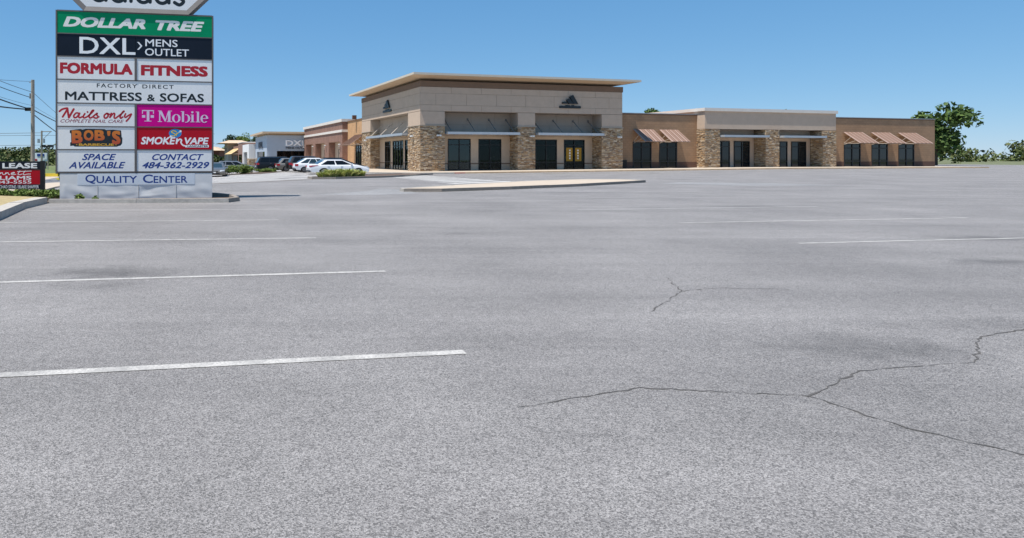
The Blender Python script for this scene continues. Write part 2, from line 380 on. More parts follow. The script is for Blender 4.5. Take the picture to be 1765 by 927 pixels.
# ---- lettering: flat print and cut-out letters
def text_mesh(body, bold=0, shear=0, ext=0, space=1.0):
    c = bpy.data.curves.new('lettering', 'FONT'); c.body = body; c.size = 1; c.shear = shear; c.extrude = ext; c.resolution_u = 3; c.space_character = space
    o = bpy.data.objects.new('lettering', c); COL.objects.link(o)
    dg = bpy.context.evaluated_depsgraph_get(); me = bpy.data.meshes.new_from_object(o.evaluated_get(dg))
    bpy.data.objects.remove(o); bpy.data.curves.remove(c)
    vs = [v.co.copy() for v in me.vertices]; fs = [tuple(p.vertices) for p in me.polygons]; bpy.data.meshes.remove(me)
    if bold:
        V, F = [], []
        sh = [(0, 0), (bold, 0), (-bold, 0), (0, bold), (0, -bold), (bold*.9, bold*.9), (-bold*.9, bold*.9), (bold*.9, -bold*.9), (-bold*.9, -bold*.9)]
        for i, (dx, dy) in enumerate(sh):
            n = len(V); V += [Vector((v.x+dx, v.y+dy, v.z+i*.00007)) for v in vs]; F += [tuple(n+j for j in f) for f in fs]
        vs, fs = V, F
    return vs, fs
PLANE_EPS = .0006
def fit(vs, box):
    x0 = min(v.x for v in vs); x1 = max(v.x for v in vs); y0 = min(v.y for v in vs); y1 = max(v.y for v in vs)
    a0, a1, z0, z1 = box
    return [((v.x-x0)/(x1-x0)*(a1-a0)+a0, (v.y-y0)/(y1-y0)*(z1-z0)+z0, v.z) for v in vs]
def put_text(body, box, m, parent, mapper, bold=0, shear=0, ext=0, d=PLANE_EPS, name='lettering', space=1.0):
    """mapper(s, d, z): s along the face, d out of it"""
    vs, fs = text_mesh(body, bold, shear, ext, space); P = fit(vs, box)
    mb = MB(); mb.v = [mapper(p[0], d+p[2], p[1]) for p in P]; mb.f = fs
    return mb.build(name, m, parent, raw=True)
def ribbon(pts, wd, n=6):
    """a brush stroke: smooth line through pts, constant or tapering width, rounded ends, as one strip"""
    P = [Vector(p) for p in pts]
    if len(P) > 2:
        Q = []
        for i in range(len(P)-1):
            p0 = P[max(0, i-1)]; p1 = P[i]; p2 = P[i+1]; p3 = P[min(len(P)-1, i+2)]
            for k in range(n):
                t = k/n; Q.append(.5*((2*p1)+(p2-p0)*t+(2*p0-5*p1+4*p2-p3)*t*t+(3*p1-p0-3*p2+p3)*t**3))
        Q.append(P[-1]); P = Q
    W = wd if hasattr(wd, '__len__') else (wd, wd)
    V, F = [], []
    N = len(P)
    for i, p in enumerate(P):
        t = (P[min(N-1, i+1)]-P[max(0, i-1)]); t = t.normalized() if t.length > 1e-9 else Vector((1, 0))
        nn = Vector((-t.y, t.x)); h = (W[0]+(W[1]-W[0])*i/(N-1))/2
        V += [p+nn*h, p-nn*h]
        if i: k = len(V); F.append((k-4, k-3, k-1, k-2))
    for end in (0, N-1):
        p = P[end]; h = (W[0] if end == 0 else W[1])/2; t = (P[1]-P[0]) if end == 0 else (P[-2]-P[-1]); a0 = math.atan2(t.y, t.x)
        k = len(V); V.append(p)
        for j in range(7): a = a0+math.pi/2+math.pi*j/6; V.append(p+Vector((math.cos(a), math.sin(a)))*h)
        F += [(k, k+1+j, k+2+j) for j in range(6)]
    return V, F
def strokes(lst, m, parent, mapper, conv, d=PLANE_EPS, name='lettering'):
    """lst of (points, width); conv maps drawing units to (s, z, scale)"""
    mb = MB()
    for i, (pts, wd) in enumerate(lst):
        V, F = ribbon([conv(*p) for p in pts], wd); k = len(mb.v)
        mb.v += [mapper(v.x, d+i*.00006, v.y) for v in V]; mb.f += [tuple(k+j for j in f) for f in F]
    return mb.build(name, m, parent, raw=True)
def shapes(polys, m, parent, mapper, conv, d=PLANE_EPS, name='lettering', ext=0):
    mb = MB()
    for i, P in enumerate(polys):
        C = [conv(*p) for p in P]
        if ext: mb.extrude(C, lambda x, z: mapper(x, d, z), lambda x, z: mapper(x, d+ext, z))
        else:
            tr = tessellate_polygon([[Vector((c[0], c[1], 0)) for c in C]])
            mb.tri([mapper(c[0], d+i*.00006, c[1]) for c in C], tr)
    return mb.build(name, m, parent, raw=not ext)
def ellipse(cx, cy, rx, ry, n=28, a0=0, a1=2*math.pi):
    return [(cx+rx*math.cos(a0+(a1-a0)*i/n), cy+ry*math.sin(a0+(a1-a0)*i/n)) for i in range(n + (0 if abs(a1-a0-2*math.pi) < 1e-6 else 1))]
def ring(cx, cy, ro, ri, a0=0, a1=2*math.pi, n=28):
    """list of quads as polys"""
    out = []
    for i in range(n):
        p, q = a0+(a1-a0)*i/n, a0+(a1-a0)*(i+1)/n
        out.append([(cx+ro[0]*math.cos(p), cy+ro[1]*math.sin(p)), (cx+ro[0]*math.cos(q), cy+ro[1]*math.sin(q)), (cx+ri[0]*math.cos(q), cy+ri[1]*math.sin(q)), (cx+ri[0]*math.cos(p), cy+ri[1]*math.sin(p))])
    return out
def R4(x0, x1, y0, y1): return [(x0, y0), (x1, y0), (x1, y1), (x0, y1)]

# ------------------------------------------------------------------ ground, lot, road, pavements
def grid_mesh(name, xs, ys, off, m):
    mb = MB(); nx = len(xs)
    mb.v = [(x, y, gz(x, y)+off) for y in ys for x in xs]
    mb.f = [(j*nx+i, j*nx+i+1, (j+1)*nx+i+1, (j+1)*nx+i) for j in range(len(ys)-1) for i in range(nx-1)]
    return tag(mb.build(name, m, None, smooth=False, raw=True), kind='structure')
fr = lambda a, b, n: [a+(b-a)*i/n for i in range(n+1)]
grid_mesh('ground', [-1500, -500, -200]+fr(-100, 120, 24)+[200, 500, 1500], [-200, -80]+fr(-40, 160, 24)+[250, 500, 1000, 2500], -.12, M['earth'])
grid_mesh('parking_lot', fr(-60, 125, 74), fr(-40, 135, 70), 0, M['asphalt'])

u2 = lambda p, q: (p*CA-q*SA, p*SA+q*CA)       # p along the front, q into the depth, from the camera's foot
def strip(p0, p1, q0, q1): return [u2(p0, q0), u2(p1, q0), u2(p1, q1), u2(p0, q1)]
sheet('road', strip(-11.6, -7.5, 22, 180), .008, M['road'], 8)
sheet('far_pavement', strip(-13.4, -11.6, 22, 180), .012, M['concrete'], 8)
sheet('far_verge', strip(-60, -13.4, 22, 180), .010, M['lawn'], 10)
sheet('near_verge', strip(-7.5, -7.0, 30, 180), .016, M['dry'], 8)
slab('pavement', strip(-7.0, -5.5, 33.5, 60), .06, M['concrete'], 6)
slab('pavement', [(-20, 28.6), (-15.0, 28.6), (-14.3, 31.5), (-15.1, 35.9), (-16.9, 35.9), (-20, 31)], .05, M['concrete'], 6)
sheet('verge', [u2(-7.5, 24), u2(-5.6, 33), u2(-5.4, 33.5), u2(-7.0, 33.5), u2(-7.5, 36), u2(-14, 36), u2(-14, 27)], .012, M['dry'], 5)
sheet('shop_parking', [(-34, 37), (-8.05, 39.6), (-2.9, 49.7), (-3.3, 52), wld(-6.8, -6), wld(-6.8, 130), (-70, 150), (-60, 60)], .006, M['lot'], 6)
for (x0, x1, y0, y1, mm) in ((-.6, 3.2, 28.3, 31.6, 'patch'),):
    sheet('worn_patch', [(-1.4, 27.2), (1.2, 26.9), (3.0, 28.2), (2.6, 31.2), (1.6, 32.8), (.9, 30.2), (-.2, 28.6)], .006, M['patch'], 3)
sheet('worn_patch', [(18.2, 39), (21, 36), (27, 36), (25, 39.5), (20.5, 41.5)], .006, M['patch'], 3)
sheet('seam', [(-20, 38.2), (-7.6, 39.2), (-2.4, 48.4), (-2.6, 48.6), (-7.8, 39.45), (-20, 38.5)], .010, M['kerb_dark'], 4)

# parking bay stripes
def line(p0, p1, wd, m, name='painted_line', off=.004):
    a = Vector(p0); b = Vector(p1); n = (b-a).normalized(); n = Vector((-n.y, n.x))*wd/2
    return sheet(name, [tuple(a+n), tuple(b+n), tuple(b-n), tuple(a-n)], off, m, 8)
for p0, p1, mm in (((-7.5, 7.48), (.49, 8.82), 'paint'), ((-9.2, 11.55), (-.6, 12.5), 'paint'), ((-9.4, 15.34), (-1.68, 16.12), 'paint'), ((-9.04, 18.89), (-2.0, 19.52), 'paint_mid'),
                   ((6.62, 19.27), (14.5, 20.6), 'paint_mid'), ((7.63, 15.4), (15.5, 16.7), 'paint'), ((7.9, 24.7), (16.5, 27.2), 'paint_faint'), ((-6.6, 3.9), (.9, 5.15), 'paint'),
                   ((7.9, 11.7), (15.8, 13.0), 'paint'), ((8.3, 8.1), (16, 9.4), 'paint'), ((3.0, 22.6), (11.5, 24.3), 'paint_faint')):
    line(p0, p1, .105, M[mm])
# hairline cracks in the old surface
def crack(pts, wd=.012):
    V = []; F = []; P = []
    for (x0, y0), (x1, y1) in zip(pts[:-1], pts[1:]):
        n = max(2, int(math.hypot(x1-x0, y1-y0)/.06))
        for k in range(n): t = k/n; P.append(Vector((x0+(x1-x0)*t+random.uniform(-.02, .02), y0+(y1-y0)*t+random.uniform(-.012, .012))))
    for i, p in enumerate(P):
        t = (P[min(len(P)-1, i+1)]-P[max(0, i-1)]).normalized(); n = Vector((-t.y, t.x))*wd*random.uniform(.05, .8); z = gz(p.x, p.y)+.003
        V += [(p.x+n.x, p.y+n.y, z), (p.x-n.x, p.y-n.y, z)]
        if i: k = len(V); F.append((k-4, k-3, k-1, k-2))
    me = bpy.data.meshes.new('crack'); me.from_pydata(V, [], F); tag(link('crack', me, None, M['crack']), kind='structure')
for P_ in ([(2.95, 6.5), (3.35, 7.0), (3.75, 7.5), (4.0, 8.4)], [(3.75, 7.5), (4.3, 7.7), (5.1, 7.6)], [(1.0, 4.0), (1.9, 4.35), (2.9, 4.2), (3.6, 4.7), (4.6, 4.9), (5.3, 5.6), (6.6, 6.1)], [(2.9, 4.2), (3.1, 3.7), (3.6, 3.2)], 
           [(-.5, 28.0), (.6, 27.4), (1.6, 27.8)], [(9.0, 14.0), (9.8, 13.4), (10.8, 13.6)], [(5, 26), (7, 27.2), (9.5, 28.6)], [(12, 30), (14, 31), (16, 33)]): crack(P_)
# crosswalk
for p0, p1 in (((6.0, 39.3), (10.6, 43.6)), ((5.75, 42.0), (10.2, 46.2)), ((5.35, 44.6), (9.75, 48.8)), ((5.05, 47.2), (9.3, 51.4)), ((4.7, 49.8), (8.85, 54)), ((4.2, 52.5), (8.4, 56.6)), ((3.9, 55.0), (7.9, 59.1)), ((3.6, 57.4), (7.3, 61.2))):
    line(p0, p1, .75, M['paint_x'], 'crosswalk_bar')

# median island
isl = [(2.45, 29.55), (4.14, 29.6), (7.78, 31.8), (12.24, 35.2), (17.4, 40.3), (18.25, 41.2), (18.3, 42.2), (17.6, 43.6), (16.2, 44.0), (14.9, 43.5), (11.37, 40.6), (5.21, 33.3), (2.35, 29.9)]
mi = slab('median_island', isl, .135, M['concrete'], 3)
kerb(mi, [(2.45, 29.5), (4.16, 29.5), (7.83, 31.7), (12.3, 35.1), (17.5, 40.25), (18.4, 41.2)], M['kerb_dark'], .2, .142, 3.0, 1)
kerb(mi, [(18.4, 41.2), (18.42, 42.3), (17.6, 43.75), (16.2, 44.12), (14.8, 43.6), (11.3, 40.7), (5.15, 33.4), (2.3, 29.95), (2.45, 29.5)], M['kerb'], .2, .14, 3.0, 1)

# planter island with ornamental grass, and the shop pavement
pl = [(-3.1, 52.4), (-2.6, 49.9), (-.9, 50.2), (2.9, 54.8), (6.5, 61.5), (8.2, 65.0), (5.2, 66.2), (2.6, 63.2), (-1.0, 55.8)]
pi = slab('planter_island', pl, .10, M['mulch'], 3)
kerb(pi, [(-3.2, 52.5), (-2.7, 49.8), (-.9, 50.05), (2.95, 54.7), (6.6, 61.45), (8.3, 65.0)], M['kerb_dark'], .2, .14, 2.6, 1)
kerb(pi, [(5.2, 66.3), (2.5, 63.3), (-1.1, 55.9), (-3.2, 52.5)], M['kerb'], .2, .14, 2.6, 1)
front = [wld(-6.8, 66), wld(-6.8, -2.4), wld(-2.3, -6), wld(60, -6), wld(78, -6), wld(78, 1.75), wld(0, 1.75), wld(3, 3), wld(3, 66)]
sw = slab('shop_pavement', front, .13, M['concrete'], 5)
kerb(sw, [wld(-2.4, -6.08), wld(1.4, -6.08)], M['kerb'], .18, .136, 3, 1)
kerb(sw, [wld(1.4, -6.08), wld(2.6, -6.08)], M['kerb_red'], .18, .136, 3, 1)
kerb(sw, [wld(2.6, -6.08), wld(78, -6.08)], M['kerb_tan'], .18, .136, 3, 1)
kerb(sw, [wld(-6.9, 66), wld(-6.9, -2.4), wld(-2.4, -6.08)], M['kerb'], .18, .136, 3, 1)
dr = MB().box(-.9, .9, -.5, .5, 0, .012).build('storm_drain', M['kerb_dark']); dr.location = (*wld(9.8, -11), gz(*wld(9.8, -11))+.004); dr.rotation_euler.z = AL; tag(dr, 'dark rectangular storm drain grate in the lane before the store', 'drain')

# sign bed
bed = [(-7.6, 13.0), (-8.55, 16.3), (-9.62, 19.6), (-10.05, 22.12), (-7.02, 22.15), (-4.05, 22.45), (-3.85, 23.2), (-4.4, 25.0), (-5.2, 26.1), (-9, 26.8), (-14.2, 28.4), (-22, 28.4), (-22, 13)]
bd = slab('sign_bed', bed, .035, M['mulch'], 2.5)
slab('lawn', [(-7.95, 13.0), (-8.93, 16.2), (-9.98, 19.5), (-10.36, 22.2), (-10.3, 23.0), (-14.5, 25.0), (-22, 25.2), (-22, 13)], .14, M['dry'], 2.5)
kerb(bd, [(-7.5, 13.0), (-8.45, 16.3), (-9.5, 19.6), (-9.92, 22.05)], M['kerb'], .42, .20, 3.3, 1)
kerb(bd, [(-9.92, 22.05), (-7.02, 22.08), (-4.0, 22.4)], M['kerb'], .17, .135, 3.05, 1)
kerb(bd, [(-4.0, 22.4), (-3.75, 23.2), (-4.3, 25.05), (-5.15, 26.2), (-9, 26.9)], M['kerb_dark'], .17, .135, 1.6, 1)

# ------------------------------------------------------------------ the pylon sign
BE = R(10.7)
sg = thing('pylon_sign', 'tall two column directory sign of stacked store panels on a pale skirt', 'sign', (-10.21, 23.63, 0), BE)
def smap(s, d, z): return (s, -d, z)
T0, T1, TM0, TM1 = -.138, 5.33, 2.545, 2.62
zs = [6.72, 5.92, 5.11, 4.29, 3.45, 2.62, 1.795, .985]
fb = MB()
fb.box(T0, T0+.05, -.02, .62, .94, 6.74).box(T1-.05, T1, -.02, .62, .94, 6.74)
for i, z in enumerate(zs):
    h = .035 if i not in (0, 7) else .05
    zz = z-.02 if i == 0 else (z-.018)
    fb.box(T0+.05, T1-.05, -.018, .60, zz, zz+h)
fb.box(T0+.055, T1-.055, .06, .58, .95, 6.70)
fb.build('frame', M['sframe'], sg)
for zt, zb in ((5.11, 4.29), (3.45, .985)):
    MB().box(TM0, TM1, -.028, .058, zb+.018, zt-.019).build('divider', M['sframe'], sg)
def panel(x0, x1, i, j, m):
    return MB().box(x0, x1, -.006, .05, zs[j]+.02, zs[i]-.022).build('sign_panel', M[m], sg)
xl, xr = T0+.053, T1-.053
p1 = panel(xl, xr, 0, 1, 'green_p'); p2a = panel(xl, 2.575, 1, 2, 'navy_p'); p2b = panel(2.585, xr, 1, 2, 'navy_p')
p3 = panel(xl, TM0-.003, 2, 3, 'white_p'); p4 = panel(TM1+.003, xr, 2, 3, 'white_p'); p5 = panel(xl, xr, 3, 4, 'white_p')
p6 = panel(xl, TM0-.003, 4, 5, 'white_p'); p7 = panel(TM1+.003, xr, 4, 5, 'mag_p'); p8 = panel(xl, TM0-.003, 5, 6, 'white_p')
p9 = panel(TM1+.003, xr, 5, 6, 'red_p'); p10 = panel(xl, TM0-.003, 6, 7, 'white_p'); p11 = panel(TM1+.003, xr, 6, 7, 'white_p')
def ST(body, box, m, par, bold=0, shear=0, space=1.0): return put_text(body, box, M[m], par, lambda s, d, z: (s, -.006-d, z), bold, shear, space=space)
fmap = lambda s, d, z: (s, -.006-d, z)
ST('DOLLAR', (.112, 2.921, 6.155, 6.525), 'ink_c', p1, .045, .25)
ST('TREE', (3.266, 5.0, 6.14, 6.505), 'ink_c', p1, .045, .25)
ST('DX', (.657, 2.06, 5.22, 5.812), 'ink_w', p2a, .012); ST('L', (2.12, 2.573, 5.22, 5.812), 'ink_w', p2a, .012)
shapes([[(2.63, 5.69), (2.69, 5.69), (2.81, 5.55), (2.69, 5.41), (2.63, 5.41), (2.75, 5.55)]], M['ink_w'], p2b, fmap, lambda x, y: (x, y))
ST('MENS', (2.915, 4.049, 5.545, 5.807), 'ink_w', p2b, .008); ST('OUTLET', (2.904, 4.452, 5.209, 5.472), 'ink_w', p2b, .008)
ST('FORMULA', (.005, 2.476, 4.49, 4.89), 'ink_r', p3, .05); ST('FITNESS', (2.762, 5.132, 4.482, 4.87), 'ink_r', p4, .05)
ST('FACTORY', (1.245, 2.627, 4.02, 4.165), 'ink_k', p5, .012, space=1.25); ST('DIRECT', (2.813, 3.912, 4.016, 4.158), 'ink_k', p5, .012, space=1.25)
ST('MATTRESS', (.174, 2.796, 3.55, 3.865), 'ink_k', p5, .022); ST('&', (2.975, 3.253, 3.553, 3.803), 'ink_k', p5, .02); ST('SOFAS', (3.423, 4.992, 3.541, 3.857), 'ink_k', p5, .022)
# brush script of the nail salon, drawn as strokes in a 1765 x 530 field
def NC(x, y): return (T0+(x-72)/(1675-72)*2.69, 3.40-(y-45)/(500-45)*.80)
k = 2.69/1603
strokes([([(150, 187), (195, 150), (255, 130), (308, 128), (268, 205), (212, 298)], 40*k), ([(305, 125), (318, 215), (335, 312)], 43*k), ([(335, 312), (372, 245), (432, 140)], 43*k),
         ([(545, 228), (485, 216), (435, 268), (445, 310), (495, 298), (552, 222)], 35*k), ([(552, 222), (530, 285), (552, 312), (600, 292)], 35*k),
         ([(655, 228), (622, 288), (645, 315), (705, 288)], 35*k), ([(708, 193), (710, 196)], 38*k), ([(705, 288), (782, 220), (832, 162), (802, 168), (745, 268), (755, 315), (805, 298)], 34*k),
         ([(805, 298), (875, 238), (905, 218), (895, 248), (922, 288), (890, 316), (842, 308)], 35*k), ([(900, 312), (946, 288)], 24*k),
         ([(1092, 218), (1048, 260), (1052, 308), (1092, 310), (1128, 262), (1104, 218), (1150, 235)], 35*k), ([(1190, 216), (1162, 300)], 35*k), ([(1162, 300), (1228, 222), (1260, 226), (1248, 296), (1272, 316), (1312, 290)], 34*k),
         ([(1312, 290), (1400, 220), (1456, 166), (1422, 188), (1372, 276), (1384, 313), (1424, 288)], 34*k), ([(1484, 220), (1462, 272), (1484, 295), (1532, 262), (1596, 225)], 34*k), ([(1602, 228), (1562, 302), (1500, 372)], 36*k)], M['ink_r'], p6, fmap, NC)
ST('COMPLETE NAIL CARE', (.021, 2.168, 2.755, 2.872), 'ink_m', p6, .006, .3)
# the T with two dots and the serif word, drawn in a 1765 x 567 field
def TC(x, y): return (2.617+(x-75)/(1700-75)*2.66, 3.42-(y-72)/(540-72)*.795)
shapes([R4(287, 343, 205, 408), R4(237, 388, 410, 424), R4(187, 440, 182, 203), [(187, 205), (207, 205), (203, 262), (187, 262)], [(420, 205), (440, 205), (440, 262), (424, 262)], R4(187, 255, 290, 345), R4(370, 440, 290, 345)], M['ink_pink'], p7, fmap, TC, name='logo_mark')
wp = [R4(553, 578, 205, 416), [(548, 205), (612, 205), (702, 400), (680, 430)], [(690, 425), (680, 400), (742, 205), (764, 205)], R4(742, 795, 207, 416), R4(522, 612, 417, 431), R4(716, 836, 417, 431), R4(530, 605, 190, 203), R4(748, 830, 190, 203)]
wp += ring(922, 352, (93, 90), (45, 78)) + [R4(1045, 1090, 214, 428), R4(1022, 1090, 198, 212)] + ring(1135, 352, (90, 88), (42, 76), -1.9, 1.9)
wp += [ellipse(1272, 218, 24, 22, 16), R4(1252, 1298, 283, 416), R4(1230, 1320, 418, 432), R4(1235, 1298, 268, 281), R4(1372, 1418, 218, 416), R4(1346, 1446, 418, 432), R4(1346, 1418, 203, 216)]
wp += ring(1535, 355, (86, 87), (40, 75), .75, 2*math.pi-.02) + [R4(1490, 1606, 344, 357)]
shapes(wp, M['ink_pink'], p7, fmap, TC)
# barbecue logo, 1765 x 588 field
def BC(x, y): return (T0+.05+(x-45)/(1630-45)*2.63, 2.60-(y-90)/(555-90)*.81)
shapes([[(298, 158), (520, 130), (562, 143), (620, 125), (1010, 130), (1040, 148), (1180, 140), (1350, 155), (1362, 290), (1378, 312), (1372, 420), (1340, 466), (1292, 478), (1262, 491), (402, 491), (372, 470), (310, 480), (306, 410), (328, 400), (324, 222), (300, 215)]], M['ink_k'], p8, fmap, BC, name='logo_mark')
def bx(x0, x1, y0, y1): a = BC(x0, y1); b = BC(x1, y0); return (a[0], b[0], a[1], b[1])
f2 = lambda s, d, z: (s, -.0072-d, z)
for ch, b in (('B', bx(338, 560, 160, 425)), ('O', bx(582, 782, 150, 368)), ('B', bx(802, 1012, 150, 366)), ("'", bx(1060, 1128, 165, 268)), ('S', bx(1160, 1338, 162, 442))):
    put_text(ch, b, M['ink_flame'], p8, f2, .045 if ch != "'" else .02)
put_text('BARBECUE', bx(482, 1205, 425, 476), M['ink_y'], p8, f2, .04)
for q in (440, 1242): shapes([ellipse(q, 452, 14, 9, 10)], M['ink_y'], p8, f2, BC, name='logo_mark')
# vape shop
ST('SMOKE', (2.762, 3.971, 1.99, 2.262), 'ink_w', p9, .03, .2); ST('VAPE', (4.298, 5.167, 2.0, 2.25), 'ink_w', p9, .03, .2)
strokes([([(4.03, 2.19), (4.01, 2.03)], .06), ([(4.03, 2.10), (4.12, 2.18), (4.19, 2.15), (4.17, 2.06), (4.25, 1.96), (4.40, 1.93)], (.055, .05))], M['ink_w'], p9, fmap, lambda x, y: (x, y))
shapes([[(4.33, 1.885), (5.15, 1.885), (5.167, 1.90), (5.167, 1.965), (5.15, 1.978), (4.42, 1.978), (4.30, 1.94)]], M['ink_w'], p9, fmap, lambda x, y: (x, y), d=.0015, name='logo_mark')
put_text('LANCASTER', (4.40, 5.14, 1.902, 1.962), M['ink_k'], p9, f2, .03, d=.0012)
shapes([ellipse(3.965, 2.395, .225, .165, 26)], M['ink_sky'], p9, fmap, lambda x, y: (x, y), name='logo_mark')
for q in ([(3.74, 2.25), (3.80, 2.33), (3.87, 2.27), (3.90, 2.25), (3.83, 2.235)], [(4.06, 2.44), (4.12, 2.46), (4.13, 2.52), (4.19, 2.50), (4.19, 2.45), (4.12, 2.43)]): shapes([q], M['ink_w'], p9, f2, lambda x, y: (x, y), name='logo_mark')
strokes([([(4.0, 2.46), (3.90, 2.49), (3.83, 2.45), (3.90, 2.40), (3.97, 2.36), (3.93, 2.30), (3.84, 2.31)], .03), ([(4.03, 2.42), (4.0, 2.31)], .028), ([(4.03, 2.38), (4.09, 2.42)], .022)], M['ink_yel'], p9, lambda s, d, z: (s, -.0085-d, z), lambda x, y: (x, y), name='logo_mark')
for bd_, b, pp in (('SPACE', (.746, 1.908, 1.417, 1.649), p10), ('AVAILABLE', (.297, 2.225, 1.122, 1.358), p10), ('CONTACT', (3.151, 4.982, 1.415, 1.645), p11), ('484-362-2929', (2.806, 5.184, 1.119, 1.355), p11)):
    ST(bd_, b, 'ink_b', pp, .022, .32)
# skirt of wrinkled vinyl
def bump(s, z):
    y = 0
    for cs, cz, rs, rz, am, sk in ((.75, .30, .55, .16, .07, -.15), (2.0, .20, .8, .10, .05, .05), (3.05, .36, .5, .14, -.09, .25), (3.1, .12, .6, .07, .05, .1), (4.4, .30, .6, .15, .06, .1), (5.0, .33, .25, .2, .05, 0), (.15, .35, .10, .35, .05, -.3), (2.7, .3, .07, .16, .05, 0)):
        q = ((s-cs)/rs)**2+((z-cz-sk*(s-cs))/rz)**2; y += .17*am*math.exp(-q*1.3)
    y += .004*math.sin(s*7+z*9)*math.exp(-((z-.25)/.3)**2)
    return y*sstep(0.0, .12, z)*(1-sstep(.5, .62, z))
mb = MB(); nx, nz = 150, 34
for j in range(nz+1):
    for i in range(nx+1):
        s = 5.28*i/nx; z = -.02+(.945+.02)*j/nz; mb.v.append((s, -.01-bump(s, z), z))
for j in range(nz):
    for i in range(nx): q = j*(nx+1)+i; mb.f.append((q, q+1, q+nx+2, q+nx+1))
mb.box(0, 5.28, .03, .56, -.1, .94)
sk = mb.build('skirt', M['skirt'], sg, smooth=True, raw=True)
for t in (1.28, 2.68, 4.0): MB().box(t-.004, t+.004, -.02-bump(t, .3), .0, .02, .52).build('seam', M['kerb'], sk)
stk = MB().box(.59, 4.66, -.016, .02, .535, .94).build('sticker', M['sticker'], sg)
def Q1(body, box, bold): return put_text(body, box, M['ink_b'], stk, lambda s, d, z: (s, -.016-d, z), bold)
Q1('Q', (.858, 1.215, .575, .905), .014); Q1('UALITY', (1.235, 2.627, .60, .852), .014); Q1('C', (2.83, 3.18, .592, .90), .014); Q1('ENTER', (3.205, 4.402, .592, .842), .014)
# octagonal cabinet on top
cut = 1.45; oc = [(.807, 6.74), (4.44, 6.74), (4.44+cut, 6.74+cut), (4.44+cut, 8.65), (4.44, 8.65+cut), (.807, 8.65+cut), (.807-cut, 8.65), (.807-cut, 6.74+cut)]
cz = (6.74+8.65+cut)/2; cx_ = (.807+4.44)/2
def shr(P, d):
    out = []
    n = len(P)
    for i in range(n):
        a, b, c = Vector(P[i-1]), Vector(P[i]), Vector(P[(i+1) % n]); e0 = (b-a).normalized(); e1 = (c-b).normalized()
        n0 = Vector((-e0.y, e0.x)); n1 = Vector((-e1.y, e1.x)); m_ = (n0+n1).normalized(); out.append(tuple(b+m_*d/m_.dot(n0)))
    return out
cb_ = MB(); o2 = shr(oc, .17)
for i in range(8):
    j = (i+1) % 8; A_, B_, C_, D_ = oc[i], oc[j], o2[j], o2[i]
    cb_.hexa([(A_[0], -.05, A_[1]), (B_[0], -.05, B_[1]), (C_[0], .02, C_[1]), (D_[0], .02, D_[1]), (A_[0], .60, A_[1]), (B_[0], .60, B_[1]), (C_[0], .60, C_[1]), (D_[0], .60, D_[1])])
cab = cb_.build('cabinet', M['sframe'], sg)
fc = MB(); fc.extrude(shr(oc, .172), lambda x, z: (x, .03, z), lambda x, z: (x, .57, z)); face = fc.build('sign_face', M['white_p'], sg)
fm3 = lambda s, d, z: (s, .03-d, z)
# wordmark in round strokes: x height .52
zb, xh, sw_ = 7.10, .50, .125; r_ = xh/2-sw_/2+.03
def adletters():
    out = []; x = 1.03; r = r_
    def bowl(cx): return ([(cx+r*math.cos(t*math.pi/8), zb+.25+r*math.sin(t*math.pi/8)) for t in range(17)], sw_)
    for ch in 'adidas':
        if ch in 'ad':
            cx = x+r+sw_/2; out.append(bowl(cx)); top = zb+xh if ch == 'a' else zb+.78
            out.append(([(cx+r+.02, zb+.06), (cx+r+.02, top)], sw_)); x += 2*r+sw_+.10
        elif ch == 'i':
            out.append(([(x+sw_/2, zb+.06), (x+sw_/2, zb+xh)], sw_)); out.append(([(x+sw_/2, zb+.70), (x+sw_/2, zb+.74)], sw_)); x += sw_+.085
        else:
            out.append(([(x+.40, zb+.44), (x+.24, zb+.50), (x+.09, zb+.40), (x+.22, zb+.27), (x+.38, zb+.14), (x+.24, zb+.0), (x+.06, zb+.08)], sw_))
    return out
strokes(adletters(), M['ink_k'], face, fm3, lambda x, y: (x, y))

# ------------------------------------------------------------------ for-lease board
ls = thing('lease_sign', 'low black and red for lease board on dark posts in the verge', 'sign', (-12.35, 26.95, .05), R(5))
MB().box(-.07, .085, -.06, .09, -.2, 1.33).build('post', M['black'], ls)
MB().box(-2.9, -2.745, -.06, .09, -.2, 1.33).build('post', M['black'], ls)
lt = MB().box(-2.743, -.072, -.03, .03, .97, 1.31).build('top_board', M['navy_p'], ls)
lm = MB().box(-2.743, -.072, -.024, .03, .385, .967).build('middle_board', M['red_p'], ls)
lb = MB().box(-2.743, -.072, -.03, .03, .19, .382).build('bottom_board', M['navy_p'], ls)
g1 = lambda s, d, z: (s, -.03-d, z); g2 = lambda s, d, z: (s, -.024-d, z)
put_text('FOR', (-2.55, -1.76, 1.03, 1.245), M['ink_w'], lt, g1, .035); put_text('LEASE', (-1.54, -.19, 1.03, 1.245), M['ink_w'], lt, g1, .035)
put_text('WILLIAMS', (-2.53, -.42, .57, .725), M['ink_w'], lm, g2, .025); put_text('843-5555', (-1.78, -.42, .415, .545), M['ink_w'], lm, g2, .015)
put_text('/ CHAD STINE / BLAKE SHAFFER', (-1.72, -.13, .222, .352), M['ink_w'], lb, g1, .008)
